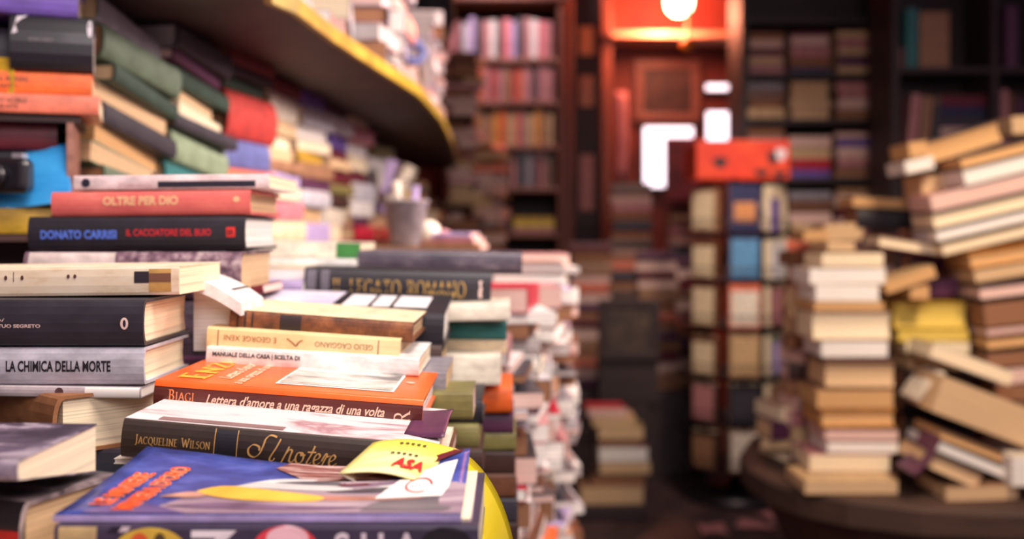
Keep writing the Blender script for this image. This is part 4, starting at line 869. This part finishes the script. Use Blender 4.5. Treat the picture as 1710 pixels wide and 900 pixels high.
# ---- stack behind, with the black spine in blue and red letters
Bg = 'books of the rear left stack'
rr = pxbook('white paperback with navy bar on top of rear left stack', 124, 450, 292, 316, 1.15, .15, cmat((232,206,208), .4), 'cream', False, 'spine', .6, nx=2, group=Bg)
spine_band(rr, (.43,.93), (.12,.55), ink('navy', (34,32,50)), 'spine_bar'); on_spine(rr, ov, (.04,.085), (.2,.8), ink('navy', (34,32,50)), 'seal')
on_spine(rr, text_flat('OTTOBRE INFANZIA', .0), (.23,.40), (.15,.45), ink('dull_rose', (190,140,150)))
rr = pxbook('worn pink hardback with faded gold lettering in rear stack', 88, 419, 319, 360, 1.15, .145, art('worn_pink_cloth', [(.3,(196,84,84)),(.6,(220,108,100)),(.8,(232,140,126))], (20,20,40), .5), 'tan', True, 'spine', .7, nx=2, group=Bg)
on_spine(rr, text_flat('OLTRE PER DIO', .05), (.26,.64), (.42,.80), ink('faded_gold', (228,176,134))); on_spine(rr, ov, (.915,.95), (.5,.75), ink('faded_gold', (228,176,134)), 'emblem')
rr = pxbook('black hardback with blue and red lettering in rear stack', 50, 411, 361, 418, 1.15, .15, cmat((40,36,44), .45), 'white', True, 'spine', .3, nx=2, group=Bg)
on_spine(rr, text_flat('DONATO CARRISI', .04), (.06,.41), (.34,.60), ink('letter_blue', (88,120,220))); on_spine(rr, text_flat('IL CACCIATORE DEL BUIO', .02), (.455,.845), (.42,.62), ink('letter_red', (214,40,52)))
spine_band(rr, (.915,.955), (.38,.66), ink('logo_red', (232,48,44)), 'publisher_block'); on_spine(rr, text_flat('SR', .02), (.92,.95), (.44,.6), ink('band', (30,27,36)), 'emblem', .0009)
marb = art('purple_marbled_paper', [(.35,(70,50,66)),(.5,(130,98,112)),(.65,(190,166,168))], (90,90,90), .5, 5)
rr = pxbook('purple marbled hardback under the blue-lettered black one', 44, 405, 420, 500, 1.15, .15, marb, 'tan', True, 'spine', 0, group=Bg)
spine_band(rr, (.02,.42), (.55,.98), cmat((226,206,200)), 'spine_label')
rr = pxbook('charcoal marbled hardback low in the rear left stack', 40, 400, 502, 640, 1.15, .15, art('dark_marble', [(.35,(50,40,50)),(.6,(90,70,84))], (90,90,90), .5, 5), 'tan', True, 'spine', 0, group=Bg)
L, D, t, _ = rr['_d'][:]
zb = rr.matrix_world.translation.z
book('black ledger at the bottom of the rear left stack', .24, .15, zb-CZ-.001, 'black', 'grey', True, base=(-.40,1.15+.075,CZ), group=Bg)
# ---- wooden rack with the near-left pile
d = 1.34
r = empty('wooden_rack', 'small wooden rack holding blue and yellow folders at left', 'rack', (Xp(123,d), d, CZ)); r.rotation_euler.z = .33
zt = Zp(194, d)-CZ; zs_ = Zp(392, d)-CZ
for a in (-.36, -.008): MB().box((a,0,0),(a+.008,.14,zt-.008)).build('side_panel', WOODX, r)
MB().box((-.36,0,zt-.008),(.008,.14,zt)).build('top_board', WOOD, r); MB().box((-.35,.132,0),(-.009,.14,zt-.009)).build('back_panel', DARKW, r)
MB().box((-.351,.0,zs_-.008),(-.009,.131,zs_)).build('shelf', WOOD, r)
Lg = 'books of the near-left upper pile'
rr = pxbook('salmon paperback lying on the small wooden rack', -160, 166, 161, 192, d, .13, 'salmon', 'cream', False, 'spine', 0, group=Lg, yaw=.33, pivot=True)
on_spine(rr, text_flat('DOT NOBILE', .02), (.5,.66), (.5,.75), ink('brown', (110,60,44))); on_spine(rr, text_flat('DUE VITE', .02), (.5,.62), (.2,.4), ink('brown', (110,60,44)))
rr = pxbook('bright orange paperback on the salmon one at upper left', -165, 154, 125, 160, d, .13, 'orange', 'tan', False, 'spine', 0, group=Lg, yaw=.33, pivot=True)
on_spine(rr, text_flat('IL BORGHI', .02), (.56,.69), (.55,.76), ink('brown', (110,60,44))); on_spine(rr, text_flat('NOTTI', .02), (.56,.64), (.22,.42), ink('brown', (110,60,44)))
blk = plain('black_plastic_wrap', (26,22,28), .32, coat=.1)
rr = pxbook('thick black book in torn shiny plastic wrap at upper left', 30, 156, 30, 124, d, .13, blk, 'grey', True, 'spine', 0, group=Lg, yaw=.33, pivot=True)
on_spine(rr, text_flat('SERIE NERA', .0), (.22,.52), (.52,.57), ink('greyish', (130,116,120)))
on_spine(rr, ([(0,0),(.35,.1),(.2,.5),(.6,.8),(1,1),(.3,.9)],[(0,1,2,3,4,5)]), (.02,.22), (.62,.97), plain('torn_wrap', (206,196,204), .3), 'torn_wrap')
on_spine(rr, ov, (.93,.99), (.62,.93), plain('torn_wrap', (206,196,204), .3), 'torn_wrap')
rr = pxbook('charcoal hardback left of the plastic-wrapped book at upper left', -120, 28, 48, 124, d, .13, 'charcoal', 'grey', True, 'spine', 0, group=Lg, yaw=.33, pivot=True)
rr = pxbook('violet hardback on top of the plastic-wrapped book', -150, 131, -40, 29, d-.01, .15, 'violet', 'cream', True, 'spine', -1, group=Lg, yaw=.33, pivot=True)
pxbook('crimson hardback inside the small wooden rack', -150, 96, 205, 252, d+.02, .1, 'maroon', 'rose', True, 'spine', 0, group=Lg, yaw=.33, pivot=True)
pxbook('dark book under the crimson one inside the wooden rack', -150, 112, 253, 272, d+.03, .09, 'black', 'grey', True, 'spine', 0, group=Lg, yaw=.33, pivot=True)
q = MB().sheet(lambda u, v: tuple(W(-60+178*u, 344-94*v-22*(u-.5), d-.012+.03*v)), 6, 4, 0); q = q.build('folder', art('cyan_folder', [(.3,(44,140,214)),(.7,(70,172,236))], (14,14,50), .3)); q.modifiers.new('solid','SOLIDIFY').thickness = .004; tag(q, 'bright blue folder leaning in the small wooden rack', 'folder')
pxbook('mustard book lying under the blue folder in the rack', -150, 86, 348, 390, d-.0, .1, 'mustard', 'amber', False, 'spine', 0, yaw=.33, pivot=True)
rc = empty('camera', 'black compact camera resting before the blue folder', 'camera', W(6, 322, d-.05))
bevel(MB().box((-.05,0,0),(.026,.03,.042)).build('body', blk, rc), .008, 3)
MB().lathe([(.016,0),(.018,.012),(.012,.02)], 16, (-.012,0,0)).build('lens', blk, rc, smooth=True).matrix_basis = Matrix.Translation((0,.002,.02)) @ Matrix.Rotation(PI/2, 4, 'X')
MB().box((.008,.004,.042),(.02,.02,.048)).build('button', plain('silver', (190,184,190), .3, .6), rc)
rq = pxbook('small yellow booklet standing before the near-left upper pile', -40, 24, 96, 178, d-.03, .012, 'mustard', 'yellow', False, 'spine', 0)
# ---- white and black spines at the middle of the table
pxbook('black hardback with gold serif title on the middle table', 509, 820, 450, 512, 1.365, .125, cmat((42,38,46), .45), 'tan', True, 'spine', -1.4, nx=2)
rr = bpy.context.scene.collection.objects[-1].parent
on_spine(rr, serif('IL LEGATO ROMANO', .12), (.155,.865), (.28,.72), plain('old_gold', (200,160,86), .4)); spine_band(rr, (.015,.065), (.3,.95), cmat((110,104,116)), 'spine_print'); spine_band(rr, (.09,.135), (.3,.95), cmat((110,104,116)), 'spine_print')
on_spine(rr, ([(0,0),(1,0),(.7,.3),(1,.5),(.6,.75),(1,1),(0,1),(.3,.6),(0,.4)],[tuple(range(9))]), (.935,.955), (.3,.75), ink('pale_pink', (232,200,190)), 'emblem')
z = rr.matrix_world.translation.z
dark = art('worn_dark_leather', [(.3,(60,52,66)),(.55,(92,80,92)),(.75,(140,124,132))], (30,60,60), .4, 5)
rr = pxbook('dark leather-bound book lying behind the gold-titled black one', 598, 872, 420, 454, 1.5, .17, dark, 'cream', True, 'spine', -1, nx=2)
top_patch(rr, (.05,.85), (.02,.14), cmat((206,196,206)), 'worn_edge')
z2 = rr.matrix_world.translation.z
rr = pxbook('ivory book with green spine end on the middle table', 400, 602, 404, 430, 1.5, .16, 'ivory', 'cream', False, 'spine', -1)
spine_band(rr, (.80,1.0), (.0,1.0), cmat((60,130,60)), 'spine_print')
z3 = rr.matrix_world.translation.z
rr = pxbook('white paperback beneath the ivory book with green end', 395, 592, 432, 446, 1.46, .15, 'white', 'white', False, 'spine', -.6)
rr = pxbook('cream paperback beneath two white ones on the middle table', 400, 575, 448, 468, 1.42, .15, 'cream', 'white', False, 'fore', -.6)
rr = pxbook('lilac and white brochure lying on the middle table', 420, 505, 470, 486, 1.34, .12, 'lilac', 'white', False, 'spine', -.4)
rr = pxbook('small maroon book end beside the lifted white cover', 398, 440, 478, 494, 1.2, .1, 'maroon', 'rose', False, 'spine', 10)
# supporting stacks under the middle table books
def support(what, x0, x1, y, dep, z0, z1, cols=None, n=0, group=None):
    r = empty('cardboard_box', what, 'box', ((x0+x1)/2, y+dep/2, z0+.0006)); h = z1-z0-.0018; a, b = (x1-x0)/2, dep/2
    bevel(MB().box((-a,-b,0),(a,b,h)).build('box_body', art('cardboard', [(.3,(132,96,66)),(.7,(158,118,84))], (40,40,6), .8), r), .002)
    MB().box((-a-.0004,-.022,h*.8),(a+.0004,.022,h+.0003)).build('tape', cmat('tan'), r)
support('cardboard box under the gold-titled black hardback', -.25, -.135, 1.37, .11, TZ, z-.003, ['charcoal','brown','dark green','black','olive','maroon','dark brown','plum'], 12, 'buried stack books')
support('cardboard box under the dark leather-bound book', -.21, -.16, 1.51, .16, TZ, z2-.003, ['brown','charcoal','tan','plum','dark brown','olive'], 12, 'buried stack books')
support('cardboard box under the ivory and white books', -.40, -.25, 1.505, .15, TZ, 1.115, ['brown','ivory','tan','plum'], 10, 'buried stack books')
# ---- right side of the table: spines and page ends towards the aisle
Rg = 'end-on books at the table side'
side = [(815,852,508,536,1.30,'ivory','white'),(786,846,541,566,1.36,'teal','pale'),(785,846,567,590,1.36,'cream','tan'),(778,836,592,642,1.30,'ivory','cream'),(788,856,645,690,1.33,'orange','cream'),(782,858,691,722,1.34,'plum','rose'),(782,862,724,752,1.34,'olive','tan'),(780,860,754,790,1.34,'dark brown','brown'),(780,862,792,830,1.34,'brown','rose'),(780,864,832,870,1.34,'charcoal','brown'),(780,866,872,920,1.34,'dark brown','tan')]
for i, (a, b, c, dd_, d, cv, pg) in enumerate(side):
    rr = pxbook(f'{cv} book in the narrow stack behind the yellow drooping paperback, {nth(i)}', b-148, b, c, dd_, d, .12, cv, 'cream' if pg == 'pale' else pg, i in (1,4,5), 'spine', random.uniform(-1,1), yaw=0, group=Rg)
    # spine towards the camera instead: the short side shows its printed spine
r_ = pxbook('black book with round emblem beside the orange hardback', 738, 806, 668, 708, 1.15, .12, 'black', 'cream', True, 'spine', 2)
on_spine(r_, oval_ring(), (.36,.62), (.22,.8), ink('greyish2', (190,180,184)), 'emblem')
pxbook('olive book under the black one with the emblem', 735, 800, 709, 748, 1.14, .12, 'olive', 'brown', True, 'spine', 0)
pxbook('dark brown book under the olive one near the yellow paperback', 735, 806, 749, 790, 1.13, .1, 'dark brown', 'brown', True, 'spine', 0)
pxbook('charcoal book low beside the near crate', 735, 806, 791, 850, 1.13, .1, 'charcoal', 'brown', True, 'spine', 0)
support('cardboard box standing beside the near crate', -.075, -.03, 1.14, .1, TZ, Zp(852,1.13), ['brown','charcoal'], 6, 'buried stack books')
mz = ['pale grey','charcoal','dusty pink','pale grey','white','crimson','light brown','charcoal','white','plum','ivory','maroon','black','lilac','brown','dusty pink','grey','charcoal','white','brown']
for nm, px, d, top, st_i in (('nearest magazine pile at the table side', 872, 1.56, 1.03, 0),('second magazine pile at the table side', 897, 1.79, 1.085, 3),('third magazine pile at the table side', 922, 2.03, 1.11, 7),('fourth magazine pile at the table side', 942, 2.27, 1.13, 11),('farthest magazine pile at the table side', 956, 2.51, 1.135, 5)):
    z = TZ; x = Xp(px, d); st = []
    while z < top-.01: t = random.choice([.012,.018,.024,.03,.04]); st.append((z, t)); z += t+.001
    for q, (z, t) in enumerate(st):
        c = mz[(q*7+st_i) % 20] if random.random() < .96 else 'orange'; f = random.choice(['head','head','tail']); L, D = random.uniform(.19,.215), random.uniform(.13,.17)
        def wp(x_, y_, z_, a=random.uniform(0,.012), b=random.uniform(0,6)): return (x_, y_, z_+0)
        book(f'{c} magazine, {nth(len(st)-1-q)} in {nm}', L, D, t, c, random.choice(['white','rose','grey','brown']), base=(x-D/2+random.uniform(-.02,.02), d+.1+random.uniform(-.012,.012), z), face=f, yaw=random.uniform(-.16,.16), name='magazine', cat='magazine', group='magazines piled at the table side')
# books behind those piles, filling the table
support('cardboard box on the far half of the book table', -.42, -.22, 1.78, .15, TZ, 1.14, ['brown','tan','charcoal','plum'], 9, 'buried stack books')
# grey tin with odds and ends at the far end of the table
tn = empty('tin_bucket', 'grey metal bucket on the far end of the book table', 'bucket', (Xp(678,2.35), 2.35, 1.172))
MB().lathe([(.030,0),(.034,.004),(.048,.095),(.052,.098),(.050,.101),(.045,.096),(.032,.008)], 24).build('bucket_wall', art('dull_zinc', [(.3,(120,112,118)),(.7,(164,156,160))], (40,40,40), .45), tn, smooth=True)
MB().tube([(-.05,0,.09),(-.04,.0,.125),(0,0,.145),(.04,0,.125),(.05,0,.09)], .0018, 6).build('handle', MET, tn)
for i, (dx, dy, dz, c, ln) in enumerate(((-.02,.0,.03,'ivory',.13),(.01,.012,.03,'yellow',.11),(.02,-.012,.03,'lilac',.12))):
    q = MB().tube([(0,0,0),(dx*.6,dy*.6,ln)], .010, 10).build('paper_roll', cmat(c)); q.location = tn.location+Vector((dx*.5,dy,.012)); tag(q, f'{c} paper roll standing in the grey bucket', 'paper roll', 'paper rolls in the bucket')
support('cardboard box under the grey bucket on the table', -.36, -.205, 2.28, .17, TZ, 1.172, ['brown','tan','charcoal','plum','dusty pink'], 14, 'buried stack books')
support('cardboard box right of the grey bucket on the table', -.2, -.07, 2.30, .17, TZ, 1.165, ['tan','dusty pink','brown','plum'], 12, 'buried stack books')
for i, (px, py, d, c, rr_) in enumerate(((716,384,2.36,'ivory',.028),(740,394,2.36,'dusty pink',.022))):
    q = MB().lathe([(.002,-1),(.55,-.85),(.95,-.3),(1,.1),(.8,.6),(.45,.9),(.1,1)], 14).build('ball_ornament', cmat(c), smooth=True); q.scale = (rr_,)*3; q.location = (Xp(px,d), d, 1.166+rr_ if px > 725 else 1.173+rr_); tag(q, f'{c} round ornament beside the grey bucket', 'ornament')
z = 1.166
for i, (c, t, L_) in enumerate((('light brown',.012,.14),('dusty pink',.012,.12),('lilac',.010,.1))): book(f'{c} leaflet at the far table end right of bucket, {nth(2-i)}', L_, .1, t, c, 'rose', base=(-.13,2.38,z), yaw=random.uniform(-.3,.3)); z += t+.001
# thin dusty pink sheets on the floor
for i, (px, py) in enumerate(((1190,885),(1262,880),(1300,862))):
    d = H*F/(py-HY); q = MB().sheet(lambda u, v: (.11*(u-.5), .16*(v-.5), .004+.006*math.sin(u*4+v*3+i)), 5, 5, .001).build('pink_sheet', cmat('dusty pink'), smooth=True); q.location = (Xp(px,d), d, .004); q.rotation_euler.z = i*1.1; tag(q, ['dusty pink thin sheet on the floor, nearest the aisle','dusty pink thin sheet on the floor, middle of three','dusty pink thin sheet on the floor, nearest the boat'][i], 'paper')
clean()
